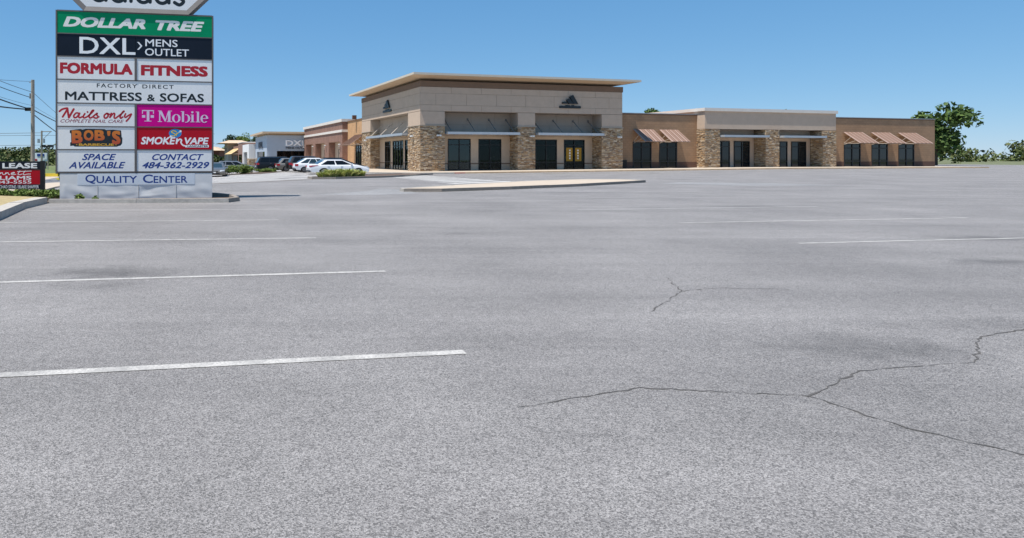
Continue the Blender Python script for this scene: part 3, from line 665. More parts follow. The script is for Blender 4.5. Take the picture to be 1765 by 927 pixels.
strokes([([(-2.05, .93), (-2.10, .77)], .03), ([(-2.10, .92), (-1.98, .94), (-1.95, .88), (-2.05, .85), (-1.92, .82), (-1.98, .765), (-2.10, .78)], .026),
         ([(-1.85, .81), (-1.74, .84), (-1.76, .87), (-1.86, .83), (-1.82, .775), (-1.70, .79)], .026), ([(-1.62, .86), (-1.67, .78)], .026), ([(-1.65, .80), (-1.55, .86), (-1.53, .80), (-1.48, .78)], .026),
         ([(-1.40, .86), (-1.45, .78)], .026), ([(-1.43, .80), (-1.33, .86), (-1.31, .80), (-1.25, .78)], .026), ([(-1.20, .81), (-1.08, .84), (-1.10, .87), (-1.20, .83), (-1.16, .775), (-1.02, .79)], .026),
         ([(-.86, .93), (-.94, .80), (-.86, .775), (-.78, .80)], .026), ([(-.66, .93), (-.74, .80), (-.66, .775), (-.56, .80), (-.45, .80)], .026), ([(-.96, .90), (-.42, .92)], .024)], M['ink_w'], lm, g2, lambda x, y: (x, y))
# ------------------------------------------------------------------ building helpers
def fm(a0=0, b0=0):  # faces the camera side: s along a, d toward -b
    return lambda s, d, z: (s, b0-d, z)
def lm_(a0=0):        # faces left: s along b, d toward -a
    return lambda s, d, z: (a0-d, s, z)
def mbox(mb, mp, s0, s1, d0, d1, z0, z1):
    p = [mp(s, d, z) for z in (z0, z1) for s, d in ((s0, d0), (s1, d0), (s1, d1), (s0, d1))]
    return mb.hexa(p)
def window(par, mp, s0, s1, z0, z1, vs, hs, fw=.09, glass='glass', name='window', door=False):
    mb = MB(); ss = [s0]+vs+[s1]; zz = [z0]+hs+[z1]
    mbox(mb, mp, s0, s0+fw, -.10, .05, z0, z1); mbox(mb, mp, s1-fw, s1, -.10, .05, z0, z1)
    mbox(mb, mp, s0+fw, s1-fw, -.10, .048, z0, z0+fw); mbox(mb, mp, s0+fw, s1-fw, -.10, .048, z1-fw, z1)
    for v in vs: mbox(mb, mp, v-fw/2, v+fw/2, -.10, .044, z0+fw, z1-fw)
    for h in hs:
        for i in range(len(ss)-1):
            a = ss[i]+(fw if i == 0 else fw/2); b = ss[i+1]-(fw if i == len(ss)-2 else fw/2); mbox(mb, mp, a, b, -.10, .040, h-fw/2, h+fw/2)
    o = mb.build(name, M['frame'], par)
    for i in range(len(ss)-1):
        for j in range(len(zz)-1):
            a = ss[i]+(fw if i == 0 else fw/2); b = ss[i+1]-(fw if i == len(ss)-2 else fw/2)
            c = zz[j]+(fw if j == 0 else fw/2); e = zz[j+1]-(fw if j == len(zz)-2 else fw/2)
            mbox(MB(), mp, a, b, -.06, -.03, c, e).build('pane', M[glass], o)
    return o
def wall_holes(mb, mp, s0, s1, z0, z1, holes, d0=-.3, d1=0):
    """wall strip with openings: holes = [(s0,s1,z0,z1)] sorted by s"""
    x = s0
    for h in holes:
        if h[0] > x: mbox(mb, mp, x, h[0], d0, d1, z0, z1)
        if h[2] > z0: mbox(mb, mp, h[0], h[1], d0, d1, z0, h[2])
        if h[3] < z1: mbox(mb, mp, h[0], h[1], d0, d1, h[3], z1)
        x = h[1]
    if x < s1: mbox(mb, mp, x, s1, d0, d1, z0, z1)
def panels(par, mp, s0, s1, rows, width, m, name='wall_panel', gap=.03, th=.035, stag=.5):
    for i, (z0, z1) in enumerate(rows):
        x = s0; n = max(1, round((s1-s0)/width)); wd = (s1-s0)/n; cuts = [s0]
        if n > 1 and i % 2: cuts += [s0+wd*(k+stag) for k in range(n)]
        else: cuts += [s0+wd*(k+1) for k in range(n-1)]
        cuts.append(s1)
        for c0, c1 in zip(cuts[:-1], cuts[1:]):
            mbox(MB(), mp, c0+gap/2, c1-gap/2, .002, th, z0+gap/2, z1-gap/2).build(name, M[m], par)
def stones(mb, mp, s0, s1, z0, z1, hmin=.075, hmax=.16, lmin=.18, lmax=.55, dmin=.02, dmax=.085):
    z = z0
    while z < z1-.05:
        h = random.uniform(hmin, hmax); h = min(h, z1-z); x = s0+0
        while x < s1-.04:
            l = random.uniform(lmin, lmax); l = min(l, s1-x)
            if s1-x-l < .12: l = s1-x
            nsub = 2 if (h > .14 and random.random() < .45) else 1
            for q in range(nsub):
                d = random.uniform(dmin, dmax); za = z+h*q/nsub; zb_ = z+h*(q+1)/nsub; g = .008; k = len(mb.v); j = lambda: random.uniform(-.014, .014)
                fr_ = [(x+g+j(), za+g+j()), (x+l-g+j(), za+g+j()), (x+l-g+j(), zb_-g+j()), (x+g+j(), zb_-g+j())]
                mb.v += [mp(p[0], 0, p[1]) for p in fr_]+[mp(p[0], d+random.uniform(-.012, .012), p[1]) for p in fr_]
                mb.f += [(k+4, k+5, k+6, k+7), (k, k+1, k+5, k+4), (k+1, k+2, k+6, k+5), (k+2, k+3, k+7, k+6), (k+3, k, k+4, k+7)]
            x += l
        z += h
def pier_stone(par, faces, z0=-.3, z1=5.08):
    mb = MB()
    for mp, s0, s1 in faces: stones(mb, mp, s0, s1, z0, z1)
    return tag(mb.build('stone_veneer', M['stone'], par), kind='stuff')
def wall_lamp(par, mp, s, z):
    mb = MB(); mbox(mb, mp, s-.07, s+.07, .02, .20, z, z+.10); o = mb.build('wall_lamp', M['rod_dark'], par)
    mb = MB(); mbox(mb, mp, s-.26, s-.05, .16, .40, z-.10, z+.06); mbox(mb, mp, s+.05, s+.26, .16, .40, z-.10, z+.06); mbox(mb, mp, s-.05, s+.05, .18, .28, z-.03, z+.05)
    mb.build('lamp_head', M['lamp'], o)
def letters3d(par, body, mp, box, ext, m, bold=.03, name='letters'):
    vs, fs = text_mesh(body, bold, 0, ext/2); P = fit(vs, box); mb = MB(); mb.v = [mp(p[0], .06+p[2], p[1]) for p in P]; mb.f = fs
    return mb.build(name, M[m], par, raw=True)
def mountain_logo(par, mp, s0, s1, z0, z1):
    """three slanted bars over a word, cut from thick black plate"""
    W_ = s1-s0; H_ = z1-z0
    def cv(x, y): return (s0+(x-440)/(1115-440)*W_, z1-(y-262)/(675-262)*H_)
    bars = [[(520, 500), (545, 478), (640, 468), (680, 535), (525, 535)], [(638, 418), (740, 362), (868, 535), (720, 535), (700, 500)], [(745, 318), (850, 262), (1012, 535), (880, 535)]]
    o = shapes(bars, M['logo'], par, mp, cv, d=.05, ext=.22, name='logo_bars')
    a = cv(442, 672); b = cv(1113, 572)
    letters3d(par, 'adidas', mp, (a[0], b[0], a[1], b[1]), .22, 'logo', .085, 'logo_word')
def awning(par, mp, s0, s1, zt, zb, out, shift=0, seam=.36, ma='awn_a', mb_='awn_b', side=True):
    """sloping standing-seam metal awning with open ends and struts"""
    n = max(2, round((s1-s0)/seam)); o = None
    for k in range(n):
        x0 = s0+(s1-s0)*k/n; x1 = s0+(s1-s0)*(k+1)/n; g = .0
        P = [mp(x0, .05, zt-.05), mp(x1, .05, zt-.05), mp(x1, out, zb-.05), mp(x0, out, zb-.05), mp(x0, .05, zt), mp(x1, .05, zt), mp(x1, out, zb), mp(x0, out, zb)]
        MB().hexa(P).build('awning_panel', M[ma if k % 2 else mb_], par)
        if k:
            P = [mp(x0-.03, .05, zt+.003), mp(x0+.03, .05, zt+.003), mp(x0+.03, out, zb+.003), mp(x0-.03, out, zb+.003), mp(x0-.03, .05, zt+.06), mp(x0+.03, .05, zt+.06), mp(x0+.03, out, zb+.06), mp(x0-.03, out, zb+.06)]
            MB().hexa(P).build('awning_seam', M[ma], par)
    for s in (s0+.06, s1-.06):
        m2 = MB(); m2.tube(mp(s, .05, zb-.02), mp(s, out-.1, zb-.08), .035).tube(mp(s, .06, zb+.0), mp(s, out*.45, zt-(zt-zb)*.45-.08), .04).tube(mp(s, .06, zb-.2), mp(s, out*.75, zb+(zt-zb)*.2), .035)
        m2.build('awning_strut', M['rod'], par)
ORG = (CX, CY, 0)

# ------------------------------------------------------------------ the main corner store
st = thing('corner_store', 'large beige corner store with overhanging flat roof and stone piers', 'store', ORG, AL)
AR, BL, WT = 26.06, 23.19, 9.45
F0, L0 = fm(), lm_()
core = MB(); core.box(0, AR, 0, BL, 6.72, WT); core.box(7.0, AR, 7.0, BL, -1, 6.715)
core.box(0, 2.92, 0, 3.89, 5.16, 6.715); core.box(12.0, 14.25, 0, 2.2, 5.16, 6.715); core.box(23.17, AR, 0, 2.9, 5.16, 6.715); core.box(0, 2.9, 18.92, BL, 5.16, 6.715)
core.build('wall', M['stucco_core'], st)
for q in ((.0, 2.92, .0, 3.89), (12.0, 14.25, 0, 2.2), (23.17, AR, 0, 2.9), (0, 2.9, 18.92, BL)): MB().box(*q, -1, 5.155).build('pier', M['mortar'], st)
rows = [(6.73, 7.42), (7.42, 8.71), (8.71, 9.42)]
panels(st, F0, -.035, AR, rows, 3.72, 'stucco'); panels(st, L0, 0, BL, rows, 3.85, 'stucco')
for s0, s1, mp in ((-.035, 2.92, F0), (12.0, 14.25, F0), (23.17, AR, F0), (0, 3.89, L0), (18.92, BL, L0)):
    panels(st, mp, s0, s1, [(5.18, 6.71)], 9, 'stucco')
# returns of the piers inside the recesses, upper part
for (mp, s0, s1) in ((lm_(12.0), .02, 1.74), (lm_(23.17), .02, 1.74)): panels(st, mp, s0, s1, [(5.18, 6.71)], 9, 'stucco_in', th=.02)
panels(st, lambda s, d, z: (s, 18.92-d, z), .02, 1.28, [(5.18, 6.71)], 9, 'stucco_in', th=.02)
FB = fm(0, 1.75); LB = lm_(1.3)
# recess back walls
bays = [(2.92, 12.0, [(4.05, 6.9), (7.9, 10.82)]), (14.25, 23.17, [(15.3, 18.22), (19.19, 22.03)])]
for s0, s1, ws in bays:
    mb = MB(); wall_holes(mb, FB, s0, s1, -1, 4.0, [(x0, x1, .0, 3.70) for x0, x1 in ws]); mb.build('bay_wall', M['tan_in'], st)
    mb = MB(); mbox(mb, FB, s0, s1, -.3, 0, 4.0, 6.718); mb.build('bay_wall', M['stucco_core'], st)
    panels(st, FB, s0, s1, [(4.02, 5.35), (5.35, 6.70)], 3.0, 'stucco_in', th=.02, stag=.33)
    x = s0
    for x0, x1 in ws+[(s1, s1)]:
        if x0-x > .1:
            mb = MB(); mbox(mb, FB, x, x0, .0, .03, .78, .90); mb.build('wainscot_band', M['band'], st)
        x = x1
    for i, (x0, x1) in enumerate(ws):
        window(st, FB, x0, x1, .10, 3.68, [(x0+x1)/2], [1.0, 3.02], glass='clear_r' if (s0 < 5 and i == 0) else 'clear')
pst = bays[1][2][1]
for k, (x0, x1) in enumerate(((19.52, 20.40), (20.76, 21.62))):
    mb = MB(); mbox(mb, FB, x0, x1, -.029, -.022, 1.10, 2.72); po = mb.build('window_poster', M['poster'], st)
    for q in range(4):
        mb = MB(); xx = x0+.40-k*.12; mbox(mb, FB, xx, xx+.20, -.0215, -.018, 1.35+.32*q, 1.55+.32*q); mb.build('print_mark', M['ink_c'], po)
lw = [(6.4, 8.55), (9.2, 13.2), (14.2, 16.45)]
mb = MB(); wall_holes(mb, LB, 3.89, 18.92, -1, 4.0, [(x0, x1, .0, 3.70) for x0, x1 in lw]); mb.build('bay_wall', M['tan_in'], st)
mb = MB(); mbox(mb, LB, 3.89, 18.92, -.3, 0, 4.0, 6.718); mb.build('bay_wall', M['stucco_core'], st)
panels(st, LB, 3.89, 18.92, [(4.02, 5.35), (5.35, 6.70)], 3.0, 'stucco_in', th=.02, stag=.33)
for x0, x1 in lw: window(st, LB, x0, x1, .02, 3.68, [(x0+x1)/2] if x1-x0 < 3 else [x0+1.0, (x0+x1)/2, x1-1.0], [3.02] if x1-x0 > 3 else [1.0, 3.02], glass='clear_r' if x1-x0 > 3 else 'clear', name='entrance_door' if x1-x0 > 3 else 'window')
x = 3.89
for x0, x1 in lw+[(18.92, 0)]:
    mb = MB(); mbox(mb, LB, x, x0, .0, .03, .78, .90); mb.build('wainscot_band', M['band'], st); x = x1
pier_stone(st, [(F0, .0, 2.92), (L0, 0, 3.89)])
pier_stone(st, [(F0, 12.0, 14.25), (lm_(12.0), 0, 1.75)])
pier_stone(st, [(F0, 23.17, AR), (lm_(23.17), 0, 1.75), (lambda s, d, z: (AR+d, s, z), 0, 2.9)])
pier_stone(st, [(L0, 18.92, BL), (lambda s, d, z: (s, 18.92-d, z), 0, 1.3)])
for bx0 in ((-.12, 3.04, -.12, 4.0), (11.88, 14.37, -.12, 1.9), (23.05, AR+.12, -.12, 1.9), (-.12, 1.35, 18.80, BL+.12)):
    MB().box(*bx0, 5.085, 5.178).build('stone_cap', M['stonecap'], st)
# the sales floor behind the glass
MB().box(1.62, 25.9, 2.06, 6.98, -.5, .06).box(1.62, 6.98, 6.99, 21, -.5, .06).build('shop_floor', M['roomfloor'], st)
MB().box(7.0, 25.9, 6.90, 6.985, .07, 6.6).build('back_wall', M['room'], st); MB().box(6.90, 6.985, 7.0, 21, .07, 6.6).build('back_wall', M['room'], st); MB().box(25.75, 25.9, 2.9, 6.8, .07, 6.6).build('back_wall', M['room'], st)
random.seed(21)
for k in range(20):
    if k < 15: x = 3.6+k*1.28; y = random.uniform(2.5, 4.6)
    else: x = random.uniform(2.4, 4.4); y = 7.2+(k-15)*2.4
    w_ = random.uniform(.5, 1.0); h_ = random.choice((.9, 1.3, 1.7)); rk = MB().box(x-.04, x+.04, y-.3, y+.3, .07, .5).box(x-w_/2, x+w_/2, y-.25, y+.25, .5, .56).build('display_rack', M['black'], st)
    for q in range(3): MB().box(x-w_/2+q*w_/3+.02, x-w_/2+(q+1)*w_/3-.02, y-.2, y+.2, .565, h_*random.uniform(.8, 1.1)).build('stock', M[random.choice(('stock_a', 'stock_b', 'stock_c', 'stock_d', 'room', 'room'))], rk)
# trim, neck, roof
MB().box(-.07, AR+.07, -.07, BL+.07, WT-.02, 10.08).build('brown_band', M['band'], st)
MB().box(.9, AR-.95, .9, BL-1.0, 10.05, 10.40).build('roof_neck', M['neck'], st)
ex, ey = (-1.23, 27.76), (-1.23, 25.72); nx0 = (.85, AR-.9); ny0 = (.85, BL-.95)
so_ = MB()
for (A_, B_) in ((((ex[0], ey[0]), (ex[1], ey[0])), ((nx0[0], ny0[0]), (nx0[1], ny0[0]))), (((ex[1], ey[0]), (ex[1], ey[1])), ((nx0[1], ny0[0]), (nx0[1], ny0[1]))), (((ex[1], ey[1]), (ex[0], ey[1])), ((nx0[1], ny0[1]), (nx0[0], ny0[1]))), (((ex[0], ey[1]), (ex[0], ey[0])), ((nx0[0], ny0[1]), (nx0[0], ny0[0])))):
    so_.poly([(*A_[0], 10.64), (*A_[1], 10.64), (*B_[1], 10.22), (*B_[0], 10.22)])
so_.build('soffit', M['soffit'], st)
fa = MB(); fa.box(ex[0]-.02, ex[1]+.02, ey[0]-.03, ey[0], 10.60, 10.84).box(ex[0]-.02, ex[1]+.02, ey[1], ey[1]+.03, 10.60, 10.84).box(ex[0]-.03, ex[0], ey[0], ey[1], 10.602, 10.838).box(ex[1], ex[1]+.03, ey[0], ey[1], 10.602, 10.838)
fa.build('fascia', M['fascia'], st)
MB().box(ex[0], ex[1], ey[0], ey[1], 10.66, 10.82).build('roof', M['roofing'], st)
# canopies
def canopy(par, mp, s0, s1, dback, dfront, rods, rm):
    mb = MB(); mbox(mb, mp, s0, s1, dfront-.14, dfront, 4.14, 4.42); mbox(mb, mp, s0, s0+.12, dback, dfront-.142, 4.142, 4.418); mbox(mb, mp, s1-.12, s1, dback, dfront-.142, 4.142, 4.418)
    mbox(mb, mp, s0+.122, s1-.122, dback, dfront-.143, 4.30, 4.38)
    n = 5
    for i in range(1, n): x = s0+(s1-s0)*i/n; mbox(mb, mp, x-.05, x+.05, dback, dfront-.144, 4.17, 4.298)
    o = mb.build('canopy', M['steel'], par)
    for s in rods:
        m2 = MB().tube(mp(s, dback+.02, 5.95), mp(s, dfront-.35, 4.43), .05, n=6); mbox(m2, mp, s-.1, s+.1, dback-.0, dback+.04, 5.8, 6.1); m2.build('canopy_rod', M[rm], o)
    return o
canopy(st, F0, 3.0, 11.92, -1.72, .72, (3.6, 6.5, 9.2, 11.4), 'rod_dark'); canopy(st, F0, 14.33, 23.05, -1.72, .72, (15.0, 17.7, 20.4, 22.5), 'rod_dark')  # front rods darker than the left ones: their shade is painted in
canopy(st, L0, 4.0, 18.8, -1.27, .74, (4.6, 9.0, 13.4, 17.6), 'rod')
mountain_logo(st, F0, 17.39, 20.27, 7.34, 8.92)
mountain_logo(st, lambda s, d, z: (-d, 22.8-s, z), 22.8-13.0, 22.8-9.7, 7.30, 8.85)
for s in (2.1, 13.7, 25.5): wall_lamp(st, F0, s, 4.02)
for s in (2.0, 20.6): wall_lamp(st, L0, s, 4.0)

# ------------------------------------------------------------------ right wing and the unit beyond
wg = thing('tan_wing', 'low tan block shop wing with two striped sloping awnings', 'store', ORG, AL)
FW = fm(0, 1.8); mb = MB()
dr_ = [(28.95, 31.7), (32.85, 35.54)]
wall_holes(mb, FW, AR+.0, 38.6, 1.0, 6.9, [(x0, x1, 1.0, 3.52) for x0, x1 in dr_]); mb.box(AR, 38.6, 2.11, 22, -1, 6.9); mb.build('wall', M['cmu'], wg)
for q0, q1 in ((AR, 28.95), (31.7, 32.85), (35.54, 38.6)): MB().box(q0, q1, 1.77, 2.1, -1, 1.0).build('wall_base', M['base'], wg)
MB().box(AR+.0, 38.6, 1.74, 2.2, 6.903, 7.06).build('parapet_band', M['band'], wg); MB().box(AR+.0, 38.6, 1.70, 2.3, 7.063, 7.13).build('coping', M['steel'], wg)
for x0, x1 in dr_: window(wg, FW, x0, x1, .17, 3.5, [(x0+x1)/2-.05], [1.05, 2.86], fw=.13, glass='glass2', name='shop_door')
awning(wg, FW, 28.99, 31.99, 5.08, 3.54, 2.15); awning(wg, FW, 32.85, 35.65, 5.08, 3.54, 2.2)
bn = thing('litter_bin', 'black metal litter bin standing against the tan wall by the stone pier', 'bin', (*wld(26.75, 1.0), .19), AL)
mb = MB(); mb.box(-.42, .42, -.36, .36, .06, .98)
for k in range(7): mb.box(-.40+k*.13, -.34+k*.13, -.39, -.362, .08, .95)
mb.build('bin_body', M['black'], bn); MB().box(-.46, .46, -.42, .40, .985, 1.08).box(-.40, .40, -.34, .34, 0, .06).build('bin_lid', M['plastic'], bn)

un = thing('stone_front_store', 'beige stone fronted store beyond the tan wing with white parapet cap', 'store', ORG, AL)
uF = fm(0, .5); mb = MB(); mb.box(38.62, 60, .5, 20, 5.2, 7.45)
mb.box(38.62, 60, 2.3, 20, -1, 5.195); mb.build('wall', M['stucco'], un)
MB().box(38.45, 60.17, .33, 20.2, 7.453, 7.85).build('parapet_cap', M['white_trim'], un)
pcs = [(38.62, 40.9), (48.2, 50.4), (57.7, 60)]
for a0, a1 in pcs: MB().box(a0, a1, .5, 2.29, -1, 5.19).build('pier', M['mortar'], un)
ps = MB()
for a0, a1 in pcs: stones(ps, uF, a0, a1, -.2, 5.15); stones(ps, lm_(a0), .5, 2.2, -.2, 5.15)
tag(ps.build('stone_veneer', M['stone'], un), kind='stuff')
for a0, a1 in ((40.9, 48.2), (50.4, 57.7)):
    for x0, x1 in ((a0+.8, a0+3.3), (a0+4.0, a1-.8)): window(un, fm(0, 2.24), x0, x1, .2, 3.7, [(x0+x1)/2], [1.05, 3.0])
    mb = MB(); mbox(mb, uF, a0+.1, a1-.1, -1.7, .7, 4.15, 4.42); mb.build('canopy', M['steel'], un)
wg2 = thing('far_tan_wing', 'tan block shop wing at the far right end of the row', 'store', ORG, AL)
mb = MB(); wd2 = [(63, 66), (68, 71), (73, 76)]
wall_holes(mb, FW, 60.02, 80, 1.0, 6.9, [(x0, x1, 1.0, 3.52) for x0, x1 in wd2]); mb.box(60.02, 80, 2.11, 22, -1, 6.9); mb.build('wall', M['cmu'], wg2)
for q0, q1 in ((60.02, 63), (66, 68), (71, 73), (76, 80)): MB().box(q0, q1, 1.77, 2.1, -1, 1.0).build('wall_base', M['base'], wg2)
MB().box(60.2, 80, 1.74, 2.2, 6.903, 7.06).build('parapet_band', M['band'], wg2); MB().box(60.2, 80, 1.70, 2.3, 7.063, 7.13).build('coping', M['steel'], wg2)
for x0, x1 in wd2: window(wg2, FW, x0, x1, .2, 3.5, [(x0+x1)/2], [1.05, 2.86], fw=.13, name='shop_door'); awning(wg2, FW, x0-.1, x1+.3, 5.08, 3.54, 2.3)

# ------------------------------------------------------------------ left row: tan link, brick shop, blue-grey store and beyond
tl = thing('tan_link', 'orange tan block shop with mauve awning between brick shop and corner store', 'store', ORG, AL)
LW = lm_(1.2); mb = MB(); wall_holes(mb, LW, BL+.02, 35.7, -1, 7.35, [(26.9, 30.8, -1, 3.7)]); mb.box(1.51, 20, BL+.02, 35.7, -1, 7.35); mb.build('wall', M['cmu_light'], tl)
MB().box(1.1, 20, BL+.02, 35.69, 7.353, 7.5).build('coping', M['band'], tl)
window(tl, LW, 26.9, 30.8, .02, 3.68, [28.2, 29.5], [2.9], fw=.13, name='shop_door'); awning(tl, LW, 25.9, 31.4, 5.05, 3.5, 2.3, ma='awn_a', mb_='awn_a')
MB().box(.5, 1.1, 30, 30.5, 7.5, 8.1).build('vent', M['base'], tl)
bk = thing('brick_shop', 'red brick shop with two white stone bands and recessed bays', 'store', ORG, AL)
LK = lm_(.3); b0, b1 = 35.72, 67.5
bays2 = [(37.4, 45.3), (48.6, 56.5), (59.0, 65.8)]
mb = MB(); wall_holes(mb, LK, b0, b1, -1.5, 7.4, [(x0, x1, -1.5, 4.2) for x0, x1 in bays2], d0=-1.3); mb.box(1.605, 20, b0, b1, -1.5, 7.4); mb.build('wall', M['brick'], bk)
LK2 = lm_(1.45)
for x0, x1 in bays2: MB().box(1.45, 1.60, x0, x1, -1.5, 4.19).build('bay_wall', M['tan_in'], bk)
for x0, x1 in bays2:
    c = (x0+x1)/2-.4; window(bk, LK2, c-1.9, c+1.7, .0, 3.0, [c], [2.3])
    wall_lamp(bk, LK2, c, 3.5)
for s in (36.6, 47.0, 57.7, 66.7): wall_lamp(bk, LK, s, 3.75)
MB().box(.12, 20.1, b0-.15, b1+.15, 7.403, 7.86).build('parapet_cap', M['white_trim'], bk)
MB().box(.16, .298, b0-.12, b1, 5.72, 6.12).box(.302, 20, b0-.14, b0-.002, 5.72, 6.12).build('stone_band', M['white_trim'], bk)

dx = thing('outlet_store', 'pale blue grey menswear store with overhanging roof and big white letters', 'store', ORG, AL)
a0, b0 = -7.46, 68.0; FD = fm(0, b0); LD = lm_(a0)
mb = MB(); wall_holes(mb, FD, a0, 14, -1.5, 6.2, [(-5.35, 8, -1.5, 2.95)]); wall_holes(mb, LD, b0+.31, 86.6, -1.5, 6.2, [(71.2, 84, -1.5, 2.85)]); mb.box(a0+.31, 14, b0+2.5, 86.6, -1.5, 6.2)
mb.build('wall', M['dxl'], dx)
mb = MB(); mbox(mb, FD, -5.35, 8, -1.8, -1.7, -1.5, 2.95); mb.build('dark_opening', M['glass2'], dx)
mb = MB(); mbox(mb, LD, 71.2, 84, -.28, -.2, -1.5, 2.85); mb.build('dark_opening', M['glass'], dx)
ps = MB(); stones(ps, FD, a0, -5.4, -1.3, 1.4, .18, .36, .4, 1.0); stones(ps, LD, b0, 71.1, -1.3, 1.4, .18, .36, .4, 1.0); stones(ps, LD, 84, 86.6, -1.3, 1.4, .18, .36, .4, 1.0); tag(ps.build('stone_veneer', M['stone'], dx), kind='stuff')
rf = MB(); rf.box(a0-1.0, 15, b0-1.0, 88.5, 6.55, 6.92); rf.box(a0+.3, 14, b0+.3, 86, 6.2, 6.55); rf.build('roof', M['soffit'], dx)
letters3d(dx, 'DXL', FD, (-3.55, .95, 4.03, 5.2), .14, 'letter_w', .02); letters3d(dx, 'MENS OUTLET', FD, (-3.5, 1.2, 3.36, 3.82), .10, 'letter_g', .02)
letters3d(dx, 'DXL', lambda s, d, z: (a0-d, 160-s, z), (160-80.5, 160-73.5, 3.6, 5.0), .14, 'letter_g', .02)

wu = thing('white_unit', 'white stucco shop front with stone base left of the blue grey store', 'store', ORG, AL)
a1 = -8.9; b2 = 87.6; mb = MB(); wall_holes(mb, lm_(a1), b2, 101.5, -1.5, 4.75, [(91, 99.5, -1.5, 2.9)], d0=-.6); mb.box(a1+.61, 10, b2, 101.5, -1.5, 4.75); mb.build('wall', M['white_wall'], wu)
mb = MB(); mbox(mb, lm_(a1), 91, 99.5, -.55, -.45, -1.5, 2.9); mb.build('dark_opening', M['glass'], wu)
ps = MB(); stones(ps, fm(0, b2), a1, -7.5, -1.3, 1.36, .18, .36, .4, 1.0); stones(ps, lm_(a1), b2, 90.9, -1.3, 1.36, .18, .36, .4, 1.0); tag(ps.build('stone_veneer', M['stone'], wu), kind='stuff')
bu = thing('brown_unit', 'brown brick shop with cream awnings far down the row', 'store', ORG, AL)
a2 = -8.9; mb = MB(); mb.box(a2, 10, 101.6, 113, -1.5, 5.4); mb.box(a2+.8, 10, 113, 137, -1.5, 4.9); mb.build('wall', M['brick'], bu)
mb = MB(); mbox(mb, lm_(a2), 103, 111, .01, .05, -1.5, 2.4); mbox(mb, lm_(a2+.8), 115, 134, .01, .05, -1.5, 2.2); mb.build('shop_window', M['glass2'], bu)
awning(bu, lm_(a2+.8), 114, 135, 4.2, 2.6, 2.6, ma='cream', mb_='cream', seam=3); MB().box(a2-.1, 10, 101.6, 113.1, 5.403, 5.6).build('coping', M['white_trim'], bu)
tw = thing('corner_tower', 'brown corner tower shop with low hipped roof and pale columns at the row end', 'store', ORG, AL)
mb = MB(); mb.box(-9.6, -3.5, 138, 150, 2.6, 6.0); mb.box(-7.6, -3.5, 140, 150, -2, 2.6); mb.build('wall', M['stucco_in'], tw)
mb = MB(); R0 = [(-12.4, 135), (-2.2, 135), (-2.2, 154), (-12.4, 154)]; mb.hexa([(*p, 6.0) for p in R0]+[(-9, 141, 7.0), (-5, 141, 7.0), (-5, 148, 7.0), (-9, 148, 7.0)]); mb.build('roof', M['soffit'], tw)
for q in (139, 144, 149): MB().box(-9.6, -8.4, q-.6, q+.6, -2, 2.6).build('column', M['white_trim'], tw)
mb = MB(); mbox(mb, lm_(-9.6), 143, 145.5, .02, .10, 3.6, 4.6); mb.build('round_emblem', M['black'], tw)
rb = thing('red_restaurant', 'low red brown restaurant with a red banner behind the parked cars', 'restaurant', (-57.5, 262, -1.8), R(0))
MB().box(-9, 7, 0, 14, 0, 6.2).build('wall', M['redbld'], rb); MB().hexa([(-10.5, -1.5, 6.2), (8, -1.5, 6.2), (8, 15, 6.2), (-10.5, 15, 6.2), (-8, 2, 7.8), (4, 2, 7.8), (4, 12, 7.8), (-8, 12, 7.8)]).build('roof', M['soffit'], rb)
MB().box(1.5, 6.6, -.12, -.02, 2.6, 4.0).build('banner', M['redsign'], rb)
for k in range(4): MB().box(1.9+k*1.1, 2.7+k*1.1, -.16, -.13, 2.95, 3.65).build('print_mark', M['ink_c'], rb)
